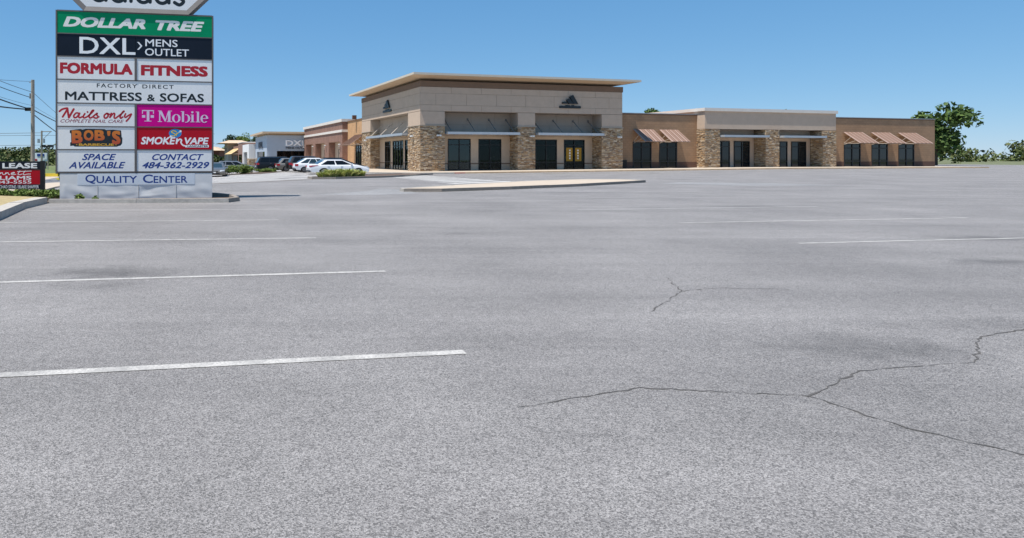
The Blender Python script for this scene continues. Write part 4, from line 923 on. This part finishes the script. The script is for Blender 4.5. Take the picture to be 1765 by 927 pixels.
# ------------------------------------------------------------------ cars
SX = 1.22   # the cars are long and wide for their height in the photograph
def arc(cx, cz, r, a0, a1, n): return [(cx+r*math.cos(R(a0+(a1-a0)*i/n)), cz+r*math.sin(R(a0+(a1-a0)*i/n))) for i in range(n+1)]
def car(label, cat, X, Y, heading, paint, L=4.85, W=1.84, H=1.46, belt=.93, hood=.95, deck=1.03, wb=2.8, wr=.335, front=.95, cab=(-1.9, -1.15, .35, 1.35), kind='sedan', glass='cglass', rim='rim', spare=False, rails=False):
    root = thing('parked_car', label, cat, (X, Y, gz(X, Y)), heading, 'cars parked in the shop lot')
    h = L/2; xf = h-front; xr = xf-wb; w2 = W/2
    x0, x1, x2, x3 = cab
    if kind == 'sedan':
        top = [(-h+.03, .40), (-h, .58), (-h+.02, .86), (-h+.14, deck), (x0, deck+.02), (x0+.3, belt+.02), (x3-.2, belt+.01), (x3, hood), (h-.75, hood-.09), (h-.3, hood-.20), (h-.06, hood-.36), (h, .50), (h-.02, .34), (h-.1, .21)]
    else:
        top = [(-h+.05, .42), (-h, .60), (-h+.03, .80), (-h+.06, belt-.02), (x0, belt), (x3-.2, belt+.01), (x3, hood), (h-.6, hood-.04), (h-.15, hood-.15), (h-.03, hood-.35), (h, .62), (h-.03, .42), (h-.12, .26)]
    zb = .21 if kind == 'sedan' else .28; ra = wr+.07
    da = math.degrees(math.asin(max(-1, min(1, (zb-wr)/ra))))
    bot = arc(xf, wr, ra, da, 180-da, 8)+arc(xr, wr, ra, da, 180-da, 8)+[(-h+.12, zb+.03)]
    out = top+bot; N = len(out); mb = MB(); lv = [(-1, .975, .085), (-.965, .99, .03), (-.85, 1, 0), (.85, 1, 0), (.965, .99, .03), (1, .975, .085)]
    for fy, fx, dz in lv:
        for x, z in out: mb.v.append((x*(fx if abs(x) > h*.75 else 1)*SX, fy*w2*SX, z-(dz if z > .55 else 0)))
    for k in range(5):
        for i in range(N): j = (i+1) % N; mb.f.append((k*N+i, k*N+j, (k+1)*N+j, (k+1)*N+i))
    tr = tessellate_polygon([[Vector((p[0], p[1], 0)) for p in out]])
    for t in tr: mb.f.append(tuple(t)); mb.f.append(tuple(5*N+i for i in reversed(t)))
    mb.build('body', M[paint], root, smooth=True)
    # cabin
    wB, wR = w2*.90, w2*.70
    def ringpts(t):   # t: 0 belt .. 1 roof
        e = t
        xa = x0+(x1-x0)*e; xb = x3+(x2-x3)*e; ww = wB+(wR-wB)*e; z = belt-.03+(H-.05-belt+.03)*e; c = .12
        return [(xa+c, -ww, z), (xb-c, -ww, z), (xb, -ww+c, z), (xb, ww-c, z), (xb-c, ww, z), (xa+c, ww, z), (xa, ww-c, z), (xa, -ww+c, z)]
    cb = MB(); lev = [ringpts(0), ringpts(.5), ringpts(1)]
    rt = [(p[0]*.0+(p[0]-(x1+x2)/2)*.86+(x1+x2)/2, p[1]*.80, H) for p in lev[2]]; lev.append(rt)
    for Rg in lev: cb.v += [(p[0]*SX, p[1]*SX, p[2]) for p in Rg]
    for k in range(3):
        for i in range(8): j = (i+1) % 8; cb.f.append((k*8+i, k*8+j, k*8+8+j, k*8+8+i))
    cb.f.append(tuple(24+i for i in range(8))); cb.build('roof', M[paint], root, smooth=True)
    def sidept(sgn, s, t):
        xa = x0+(x1-x0)*t+.14; xb = x3+(x2-x3)*t-.14; ww = wB+(wR-wB)*t+.012; z = belt-.03+(H-.05-belt+.03)*t
        return ((xa+(xb-xa)*s)*SX, sgn*ww*SX, z)
    spl = [(.06, .47), (.51, .95)] if kind == 'sedan' else ([(.04, .29), (.33, .62), (.66, .95)] if kind == 'suv' else [(.05, .3), (.34, .62), (.66, .95)])
    for sgn in (-1, 1):
        for s0, s1 in spl:
            t0, t1 = .12, .88
            a_ = [sidept(sgn, s0, t0), sidept(sgn, s1, t0), sidept(sgn, s1, t1), sidept(sgn, s0, t1)]
            b_ = [(p[0], p[1]-sgn*.02, p[2]) for p in a_]; MB().hexa(b_+a_).build('side_window', M[glass], root)
    def endpt(front_, q, t):
        x = (x3+(x2-x3)*t+.012) if front_ else (x0+(x1-x0)*t-.012); ww = (wB+(wR-wB)*t)-.13
        return (x*SX, q*ww*SX, belt-.03+(H-.05-belt+.03)*t)
    for fr_, nm in ((True, 'windscreen'), (False, 'rear_window')):
        a_ = [endpt(fr_, -1, .08), endpt(fr_, 1, .08), endpt(fr_, 1, .92), endpt(fr_, -1, .92)]; dd = -.02 if fr_ else .02
        MB().hexa([(p[0]+dd, p[1], p[2]) for p in a_]+a_).build(nm, M[glass], root)
    # wheels
    for x in (xf, xr):
        for sgn in (-1, 1):
            yo = sgn*(w2-.02)*SX; yi = sgn*(w2-.25)*SX; m2 = MB(); n = 24; pr = [(wr*.62, yo+sgn*.0), (wr*.93, yo+sgn*.01), (wr, yo-sgn*.05), (wr, yi+sgn*.05), (wr*.9, yi)]
            for r, y in pr: m2.v += [((x+r*math.cos(2*math.pi*i/n))*SX, y, wr+r*math.sin(2*math.pi*i/n)) for i in range(n)]
            for k in range(len(pr)-1):
                for i in range(n): j = (i+1) % n; m2.f.append((k*n+i, k*n+j, k*n+n+j, k*n+n+i))
            wh = m2.build('wheel', M['tyre'], root, smooth=True)
            m3 = MB(); c = len(m3.v); m3.v.append((x*SX, yo-sgn*.02, wr))
            for s in range(10):
                a = 2*math.pi*s/10
                for da_ in (-.17, .17): m3.v.append(((x+wr*.63*math.cos(a+da_))*SX, yo-sgn*.012, wr+wr*.63*math.sin(a+da_)))
                m3.f.append((c, 1+2*s, 2+2*s))
            m3.build('rim', M[rim], wh, raw=True)
            m4 = MB(); m4.v.append((x*SX, yo-sgn*.07, wr)); m4.v += [((x+wr*.64*math.cos(2*math.pi*i/n))*SX, yo-sgn*.07, wr+wr*.64*math.sin(2*math.pi*i/n)) for i in range(n)]
            m4.f = [(0, 1+i, 1+(i+1) % n) for i in range(n)]; m4.build('brake_disc', M['rim_dark'], wh, raw=True)
    # lamps, trim
    for sgn in (-1, 1):
        zt = .86 if kind == 'sedan' else .98
        y0, y1 = sorted((sgn*w2*.60*SX, sgn*w2*1.0*SX)); m2 = MB()
        if kind == 'sedan': m2.hexa([((-h-.015)*SX, y0, zt-.12), ((-h+.10)*SX, y1 if sgn > 0 else y0, zt-.10), ((-h+.55)*SX, sgn*w2*SX*.995, zt-.02), ((-h+.03)*SX, y1, zt-.12), ((-h-.005)*SX, y0, zt+.03), ((-h+.1)*SX, y0, zt+.06), ((-h+.60)*SX, sgn*w2*.985*SX, zt+.03), ((-h+.03)*SX, y1, zt+.03)])
        if kind == 'sedan':
            m2 = MB(); m2.box((-h-.012)*SX, (-h+.06)*SX, y0, y1*.985 if sgn > 0 else y1, zt-.10, zt+.02)
            q = sgn*(w2+.008)*SX; q0 = sgn*(w2*.97)*SX
            m2.hexa([((-h+.05)*SX, q0, zt-.11), ((-h+.66)*SX, q0, zt+.01), ((-h+.66)*SX, q, zt+.01), ((-h+.05)*SX, q, zt-.11), ((-h+.05)*SX, q0, zt+.03), ((-h+.66)*SX, q0, zt+.045), ((-h+.66)*SX, q, zt+.045), ((-h+.05)*SX, q, zt+.03)])
        else:
            m2 = MB(); y0, y1 = sorted((sgn*w2*.68*SX, sgn*(w2+.006)*SX)); m2.box((-h-.012)*SX, (-h+.26)*SX, y0, y1, belt-.30, belt-.06)
        m2.build('taillight', M['tail'], root)
        y0, y1 = sorted((sgn*w2*.58*SX, sgn*w2*.97*SX)); hz = hood-.30
        MB().hexa([((h-.30)*SX, y0, hz-.08), ((h+.0)*SX, y0, hz-.10), ((h-.16)*SX, y1, hz-.08), ((h-.55)*SX, y1, hz-.04), ((h-.30)*SX, y0, hz+.06), ((h-.05)*SX, y0, hz+.03), ((h-.18)*SX, y1, hz+.05), ((h-.60)*SX, y1, hz+.09)]).build('headlight', M['head'], root)
        y0, y1 = sorted((sgn*wB*SX, sgn*(w2+.13)*SX)); MB().box((x3-.55)*SX, (x3-.40)*SX, y0, y1, belt+.02, belt+.17).build('mirror', M[paint], root)
        for s in ((.30, .62) if kind == 'sedan' else (.36, .66)):
            xx = x0+(x3-x0)*s; y0, y1 = sorted((sgn*w2*.97*SX, sgn*(w2+.02)*SX)); MB().box((xx-.09)*SX, (xx+.09)*SX, y0, y1, belt-.14, belt-.11).build('door_handle', M['chrome' if kind == 'suv' else paint], root)
    MB().box((-h-.02)*SX, (-h+.2)*SX, -w2*.8*SX, w2*.8*SX, zb+.02, zb+.16).build('rear_valance', M['plastic'], root)
    MB().box((h-.2)*SX, (h+.012)*SX, -w2*.55*SX, w2*.55*SX, .30, .42).build('lower_grille', M['plastic'], root)
    MB().box((h-.2)*SX, (h+.016)*SX, -w2*.42*SX, w2*.42*SX, .50, .60).build('grille', M['plastic'], root)
    MB().box((-h-.02)*SX, (-h+.01)*SX, -.27, .27, .60, .74).build('licence_plate', M['ink_w'], root)
    MB().box((h-.01)*SX, (h+.03)*SX, -.25, .25, .42, .53).build('licence_plate', M['ink_c'], root)
    if spare:
        m2 = MB().tube(((-h-.20)*SX, 0, .88), ((-h+.02)*SX, 0, .88), .42*1.05, n=24); m2.build('spare_wheel', M['tyre'], root)
    if rails:
        for sgn in (-1, 1): MB().tube((x1*SX, sgn*wR*.9*SX, H+.04), (x2*SX, sgn*wR*.9*SX, H+.04), .03, n=6).build('roof_rail', M['chrome' if rails == 2 else 'black'], root)
    return root
HD = AL
def at(ar, b, L): return wld(ar+L*SX/2, b)
car('white four door sedan parked nearest the grassy planter', 'car', *at(-13.6, -4.3, 5.0), HD, 'car_white', L=5.0, wb=2.9, cab=(-2.0, -1.15, .30, 1.42), H=1.47, glass='cglass_d')
car('black low car parked right behind the white sedan', 'car', *at(-12.7, -.7, 5.0), HD, 'car_black', L=5.0, cab=(-2.1, -1.2, .35, 1.5), H=1.60, belt=1.0, hood=1.03, deck=1.1, glass='cglass', rim='rim_dark', rails=True)
car('white compact crossover with sloped rear window beside the black car', 'car', *at(-13.4, 4.6, 4.4), HD, 'car_white', L=4.4, W=1.85, H=1.63, belt=1.02, hood=1.02, wb=2.67, wr=.35, front=.88, cab=(-2.1, -1.15, .20, 1.15), kind='suv', glass='cglass')
car('dark boxy off roader with a spare wheel on its tailgate', 'car', *at(-13.2, 9.7, 4.5), HD, 'car_dark', L=4.5, W=1.9, H=1.86, belt=1.12, hood=1.12, wb=2.7, wr=.39, front=.8, cab=(-2.15, -1.85, .45, .85), kind='suv', glass='cglass_d', spare=True)
car('pale bronze crossover parked beside the big black one', 'car', *at(-13.9, 14.2, 4.5), HD, 'car_bronze', L=4.5, W=1.85, H=1.68, belt=1.03, hood=1.03, wb=2.68, wr=.36, front=.9, cab=(-2.15, -1.65, .3, 1.15), kind='suv', glass='cglass_d')
car('long black full size utility vehicle at the left end of the row', 'car', *at(-15.9, 18.7, 5.5), HD, 'car_navy', L=5.5, W=2.0, H=1.90, belt=1.17, hood=1.2, wb=3.1, wr=.40, front=.95, cab=(-2.68, -2.35, .55, 1.25), kind='suv', glass='cglass_d', rails=True)
car('warm grey sedan driving toward the viewer beside the directory sign', 'car', -13.75, 69.2, R(-83), 'car_grey', H=1.45, cab=(-2.0, -1.2, .35, 1.4), glass='cglass')
car('silver estate parked behind the hedge near the far shops', 'car', -15.6, 92, R(8), 'car_silver', L=4.6, H=1.55, belt=1.0, hood=1.0, cab=(-2.15, -1.7, .35, 1.3), kind='suv', glass='cglass_d')

# ------------------------------------------------------------------ planting
def leafcloud(mb, c, rad, n, size, clumps=14, fill=.5, flat=1.0):
    c = Vector(c); cl = []
    for _ in range(clumps):
        while True:
            p = Vector((random.uniform(-1, 1), random.uniform(-1, 1), random.uniform(-1, 1)))
            if p.length < 1: break
        p = p*(.45+.45*random.random()); cl.append((Vector((p.x*rad[0], p.y*rad[1], p.z*rad[2])), random.uniform(.28, .48)))
    for _ in range(n):
        q, r = random.choice(cl)
        d = Vector((random.gauss(0, 1), random.gauss(0, 1), random.gauss(0, 1))).normalized()*(r*random.uniform(fill, 1.05))
        p = c+q+Vector((d.x*rad[0], d.y*rad[1], d.z*rad[2])); s = size*random.uniform(.6, 1.3)
        nn = (d+Vector((random.gauss(0, .5), random.gauss(0, .5), random.gauss(.3, .5)))).normalized(); u = nn.orthogonal().normalized(); v = nn.cross(u)
        a = random.uniform(0, 6.28); u, v = u*math.cos(a)+v*math.sin(a), v*math.cos(a)-u*math.sin(a); k = len(mb.v)
        mb.v += [tuple(p-u*s), tuple(p+v*s*.55), tuple(p+u*s), tuple(p-v*s*.55)]; mb.f.append((k, k+1, k+2, k+3))
def tree(name, label, X, Y, h, rad, m, n=2200, size=.35, trunk=None, group='trees behind the shops', z0=None, cz=None):
    z = gz(X, Y)-.1 if z0 is None else z0; t = thing(name, label, 'tree', (X, Y, z), 0, group); th = h-rad[2]*1.1 if trunk is None else trunk
    mb = MB(); tr = max(.12, h*.022); mb.tube((0, 0, -.3), (.1, .05, th), tr, tr*.6, 8); tops = []
    for k in range(6):
        a = k*1.05+random.random(); d = Vector((math.cos(a)*rad[0]*.6, math.sin(a)*rad[1]*.6, rad[2]*random.uniform(.3, 1.0)))
        mb.tube((.1, .05, th*random.uniform(.8, 1)), (d.x, d.y, th+d.z), tr*.45, tr*.12, 6)
    mb.build('trunk', M['bark'], t)
    c = MB(); leafcloud(c, (0, 0, (h-rad[2]) if cz is None else cz), rad, n, size, 18); c.build('crown', M[m], t, raw=True); return t
tree('pine_tree', 'tall dark blue green pine behind the corner tower shop', -44.3, 250, 12.0, (2.5, 2.4, 2.7), 'leaf_dk', 2000, .26, z0=-1.2)
tree('leafy_tree', 'broad bright green tree behind the cream awnings', -39.2, 250, 11.9, (4.0, 3, 3.2), 'leaf_lt', 3000, .28, z0=-1.2)
tree('leafy_tree', 'mid green tree touching the roof edge of the blue grey store', -34.4, 248, 10.9, (2.7, 2.7, 2.6), 'leaf_dk', 2200, .26, z0=-1.2)
tree('leafy_tree', 'light green tree standing left of the corner tower', -54.6, 292, 8.2, (3.0, 3, 3.2), 'leaf_lt', 1800, .3, z0=-1.2)
tree('leafy_tree', 'green treetop showing above the tan wing roof', 60.3, 132, 11.4, (2.4, 2.3, 1.8), 'leaf', 2200, .22)
tree('leafy_tree', 'round dark green tree far behind the right end of the row', 96, 150, 12.5, (6, 6, 4.5), 'leaf_dk', 1800, .5)
tree('leafy_tree', 'wide green tree past the end of the far tan wing', 104, 118, 11, (6, 6, 4.5), 'leaf', 2400, .45)
# distant wooded hillside at left: nobody could count its trees
wl = MB()
for k in range(95):
    X = random.uniform(-200, -44); Y = random.uniform(195, 330); hh = 2.4+(Y-195)/135*3.9+random.uniform(-1.2, .6); hh += 1.2 if X < -95 else 0
    leafcloud(wl, (X, Y, hh-4.2), (random.uniform(6, 9.5), 6, random.uniform(3.8, 4.8)), 620, .75, 12)
for k in range(60):
    X = random.uniform(-190, -46); Y = random.uniform(180, 200); leafcloud(wl, (X, Y, -1.0), (6, 5, 3.2), 260, .65, 10)
for k in range(60):
    X = random.uniform(118, 420); Y = random.uniform(170, 320); hh = random.uniform(4.5, 8.5)
    leafcloud(wl, (X, Y, hh-4.2), (random.uniform(6, 10), 6, random.uniform(4, 5)), 380, .7, 12)
tag(wl.build('woodland', M['leaf_w'], None, raw=True), kind='stuff')
# ornamental grass tussocks in the planter
def tussock(X, Y, r, h, n, label, m='grassy', group='grass tussocks in the planter'):
    mb = MB()
    for _ in range(n):
        a = random.uniform(0, 6.28); rr = r*math.sqrt(random.random())*.75; x = rr*math.cos(a); y = rr*math.sin(a); hh = h*random.uniform(.5, 1.05); lean = random.uniform(.15, .8)*h
        b = a+random.uniform(-.8, .8); dx, dy = math.cos(b)*lean, math.sin(b)*lean; wv = .026*random.uniform(.7, 1.5); c = random.uniform(0, 6.28); ux, uy = math.cos(c)*wv, math.sin(c)*wv; k = len(mb.v)
        mb.v += [(x-ux, y-uy, 0), (x+ux, y+uy, 0), (x+dx*.5+ux, y+dy*.5+uy, hh*.7), (x+dx*.5-ux, y+dy*.5-uy, hh*.7), (x+dx*1.2, y+dy*1.2, hh)]
        mb.f += [(k, k+1, k+2, k+3), (k+3, k+2, k+4)]
    o = mb.build('ornamental_grass', M[m], None, raw=True); o.location = (X, Y, gz(X, Y)+.09)
    return tag(o, label, 'grass', group)
labs = ['leftmost low green grass tussock in the planter by the white sedan', 'second tussock from the left in the planter, green and spreading', 'middle tussock in the planter, straw coloured at its tips', 'tall full tussock right of the middle of the planter', 'fourth broad tussock in the planter before the sedan doors', 'right hand tussock in the planter before the front wheel']
for k, lb_ in enumerate(labs): t = k/5; tussock(-1.85+2.75*t, 52.1+3.9*t, .62, (.42, .66, .45, .70, .60, .48)[k], 420, lb_)
# low juniper and ground cover in the sign bed
def shrub(X, Y, rad, n, size, m, label, z=.03, group=None, name='shrub'):
    t = thing(name, label, 'shrub', (X, Y, gz(X, Y)+z), 0, group); mb = MB(); leafcloud(mb, (0, 0, rad[2]*.75), rad, n, size, 16, .2); mb.build('foliage', M[m], t, raw=True)
    mb = MB()
    for k in range(5): a = k*1.3; mb.tube((0, 0, -.05), (math.cos(a)*rad[0]*.6, math.sin(a)*rad[1]*.6, rad[2]*.9), .018, .008, 5)
    mb.build('stem', M['bark'], t)
shrub(-9.15, 22.72, (.21, .18, .14), 420, .05, 'leaf_lt', 'low green juniper at the left part of the sign skirt', group='junipers before the sign')
shrub(-8.62, 22.75, (.13, .14, .10), 220, .045, 'leaf_lt', 'smaller green juniper just right of the other by the skirt', group='junipers before the sign')
shrub(-11.5, 27.2, (.36, .36, .95), 900, .10, 'leaf_y', 'yellow green upright shrub behind the left edge of the sign', z=.0)
gc = MB()
for k in range(46):
    t = k/45; X = -15.5+5.1*t; Y = 25.6-1.3*t+random.uniform(-.5, .4); leafcloud(gc, (X, Y, .20), (.42, .4, .17), 210, .055, 9, .2)
tag(gc.build('ground_cover', M['leaf_lt'], None, raw=True), kind='stuff')
for (X, Y, rad, lab) in ((-13.2, 75, (1.3, 1, .75), 'rounded bright green bush right of the grey sedan'), (-11.6, 76.5, (1.2, 1, .7), 'second rounded green bush before the far shops'), (-10.0, 83.5, (1.7, .9, .35), 'low pale green planting strip before the stone base')):
    shrub(X, Y, rad, 3200, .085, 'leaf_lt', lab, .0, 'bushes in the far planter')
sheet('planting_bed', [(-15, 74), (-9.8, 75), (-8.0, 83), (-12.5, 84.5)], .05, M['mulch'], 4)

# ------------------------------------------------------------------ utility poles, wires, distant street things
PX, PY = -29.3, 62.0
up = thing('utility_pole', 'tall weathered wooden utility pole left of the directory sign', 'utility pole', (PX, PY, -.5), 0)
MB().tube((0, 0, -.5), (0, 0, 9.25), .20, .15, 12).build('pole', M['wood'], up)
MB().box(-.06, .06, -.10, .10, 8.95, 9.05).tube((-.35, 0, 9.02), (0, 0, 9.02), .03).build('top_pin', M['rod_dark'], up)
MB().box(-.70, -.22, -.10, .10, 6.36, 6.68).build('splice_box', M['black'], up)
MB().tube((-.25, 0, 7.5), (-.25, 0, 8.0), .06).build('insulator', M['rod_dark'], up)
up2 = thing('utility_pole', 'thin distant utility pole with cross arm and hanging transformers', 'utility pole', (-59.7, 130, -.5), 0)
MB().tube((0, 0, -.5), (0, 0, 7.3), .22, .17, 8).build('pole', M['wood'], up2); MB().box(.0, 1.9, -.1, .1, 7.05, 7.2).build('cross_arm', M['wood'], up2)
for q in (-.45, .4): MB().tube((q*1.2, -.2, 4.9), (q*1.2, -.2, 5.7), .26, n=10).build('transformer', M['steel'], up2)
MB().tube((.2, 0, 5.6), (1.7, 0, 7.05), .05).build('arm_brace', M['rod_dark'], up2)
def wire(label, pts, r, sag, m='wire'):
    mb = MB(); P = []
    for p0, p1 in zip(pts[:-1], pts[1:]):
        p0 = Vector(p0); p1 = Vector(p1)
        for k in range(12): t = k/12; q = p0.lerp(p1, t); q.z -= sag*4*t*(1-t); P.append(q)
    P.append(Vector(pts[-1]))
    for q0, q1 in zip(P[:-1], P[1:]): mb.tube(q0, q1, r, n=5, caps=False)
    return tag(mb.build('overhead_wire', M[m], None, raw=True), label, 'wire', 'overhead wires at the left')
# the spans run from the street side at left, over the pole, on to poles down the road
pole = lambda z: (PX, PY, z)
wire('thin top wire running almost level to the pole top', [(-26.4, 46, 7.1), pole(8.6)], .016, .05, 'wire_g')
wire('thin wire sloping down past the pole below its top', [(-26.4, 46, 7.87), pole(7.6), (-45, 110, 6.4)], .022, .12, 'wire_g')
wire('wire ending at the insulator on the left of the pole', [(-26.4, 46, 7.38), (PX-.25, PY, 7.13)], .030, .08)
wire('faint wire crossing the pole just above the splice box', [(-26.4, 46, 6.58), pole(6.35), (-45, 110, 6.3)], .014, .12, 'wire_g')
wire('thick black cable entering the splice box from upper left', [(-26.4, 46, 6.5), (PX-.65, PY, 6.15)], .055, .08)
wire('thick black cable entering the splice box from the left', [(-26.4, 46, 5.4), (PX-.68, PY, 6.03)], .060, .06)
wire('cable leaving the pole toward lower right behind the sign', [(PX-.2, PY, 6.1), (-45, 110, 6.19)], .050, .15)
wire('lowest cable dropping steeply right from the pole', [(PX-.2, PY, 5.75), (-45, 110, 3.8)], .050, .2)
wire('far thin wire sagging behind the pole, uppermost of three', [(-140, 125, 7.0), (-59.7, 130, 6.4)], .04, .6, 'wire_g')
wire('far thin wire behind the pole, middle of three', [(-140, 128, 5.6), (-59.7, 130, 5.9), (-30, 150, 6.9)], .035, .1, 'wire_g')
wire('far thin wire behind the pole, lowest of three', [(-140, 130, 4.2), (-59.7, 130, 4.0), (-30, 150, 4.8)], .035, .3, 'wire_g')
lp = thing('lot_light', 'distant dark shoebox lot light on a slim pole beside the transformer pole', 'street lamp', (-54, 120, -.5), 0)
MB().tube((0, 0, -.5), (0, 0, 3.9), .09, .07, 8).build('pole', M['wood'], lp); MB().box(-.9, .85, -.5, .5, 3.9, 4.35).build('lamp_box', M['black'], lp); MB().box(-.12, .16, -.52, -.502, 4.2, 4.42).build('lamp_disc', M['lamp'], lp)
gs = thing('roadside_sign', 'distant white and blue roadside pole sign behind the utility pole', 'sign', (-60.5, 131, -.6), 0)
MB().tube((1.0, .3, -.4), (1.0, .3, 2.2), .12).tube((-1.0, .3, -.4), (-1.0, .3, 2.2), .12).build('post', M['rod_dark'], gs)
MB().box(-1.35, 1.35, -.1, .2, 1.4, 3.1).build('sign_face', M['sticker'], gs); MB().box(-.5, .9, -.16, -.102, 2.4, 2.9).build('blue_block', M['ink_b'], gs); MB().box(-.9, -.5, -.16, -.102, 1.5, 1.9).build('red_block', M['ink_r'], gs)
MB().box(-1.3, 1.0, -.1, .2, .2, 1.25).build('lower_board', M['white_p'], gs)
oh = thing('roadside_house', 'small building with an orange roof half hidden by the lease board', 'building', (-69.8, 145, -3.0), 0)
MB().box(-1.1, 1.1, 0, 3, 0, 2.9).build('wall', M['white_wall'], oh); MB().hexa([(-1.3, -.3, 2.9), (1.3, -.3, 2.9), (1.3, 3.3, 2.9), (-1.3, 3.3, 2.9), (-.8, 1, 3.7), (.8, 1, 3.7), (.8, 2, 3.7), (-.8, 2, 3.7)]).build('roof', M['ink_o'], oh)
ds = thing('white_dish', 'small white curved dish showing just above the lease board', 'dish', (-38.6, 75, -.5), 0)
m2 = MB()
for k in range(12):
    a0_, a1_ = R(-50+k*15), R(-35+k*15); m2.hexa([(.33*math.cos(a0_), 0, 1.35+.24*math.sin(a0_)), (.33*math.cos(a1_), 0, 1.35+.24*math.sin(a1_)), (.33*math.cos(a1_), .25, 1.35+.24*math.sin(a1_)), (.33*math.cos(a0_), .25, 1.35+.24*math.sin(a0_)),
             (.22*math.cos(a0_), 0, 1.33+.14*math.sin(a0_)), (.22*math.cos(a1_), 0, 1.33+.14*math.sin(a1_)), (.22*math.cos(a1_), .25, 1.33+.14*math.sin(a1_)), (.22*math.cos(a0_), .25, 1.33+.14*math.sin(a0_))])
m2.box(-.5, .3, 0, .2, 1.10, 1.17); m2.build('dish_shell', M['lamp'], ds); MB().tube((0, .1, -.3), (0, .1, 1.1), .05).build('post', M['rod_dark'], ds)
yb = MB().box(-2.2, 2.2, -.15, .15, 0, .35).build('yellow_barrier', M['yellow'], None); yb.location = (-33.2, 75, gz(-33.2, 75)+.02); tag(yb, 'low yellow painted barrier across the road left of the sign', 'barrier')
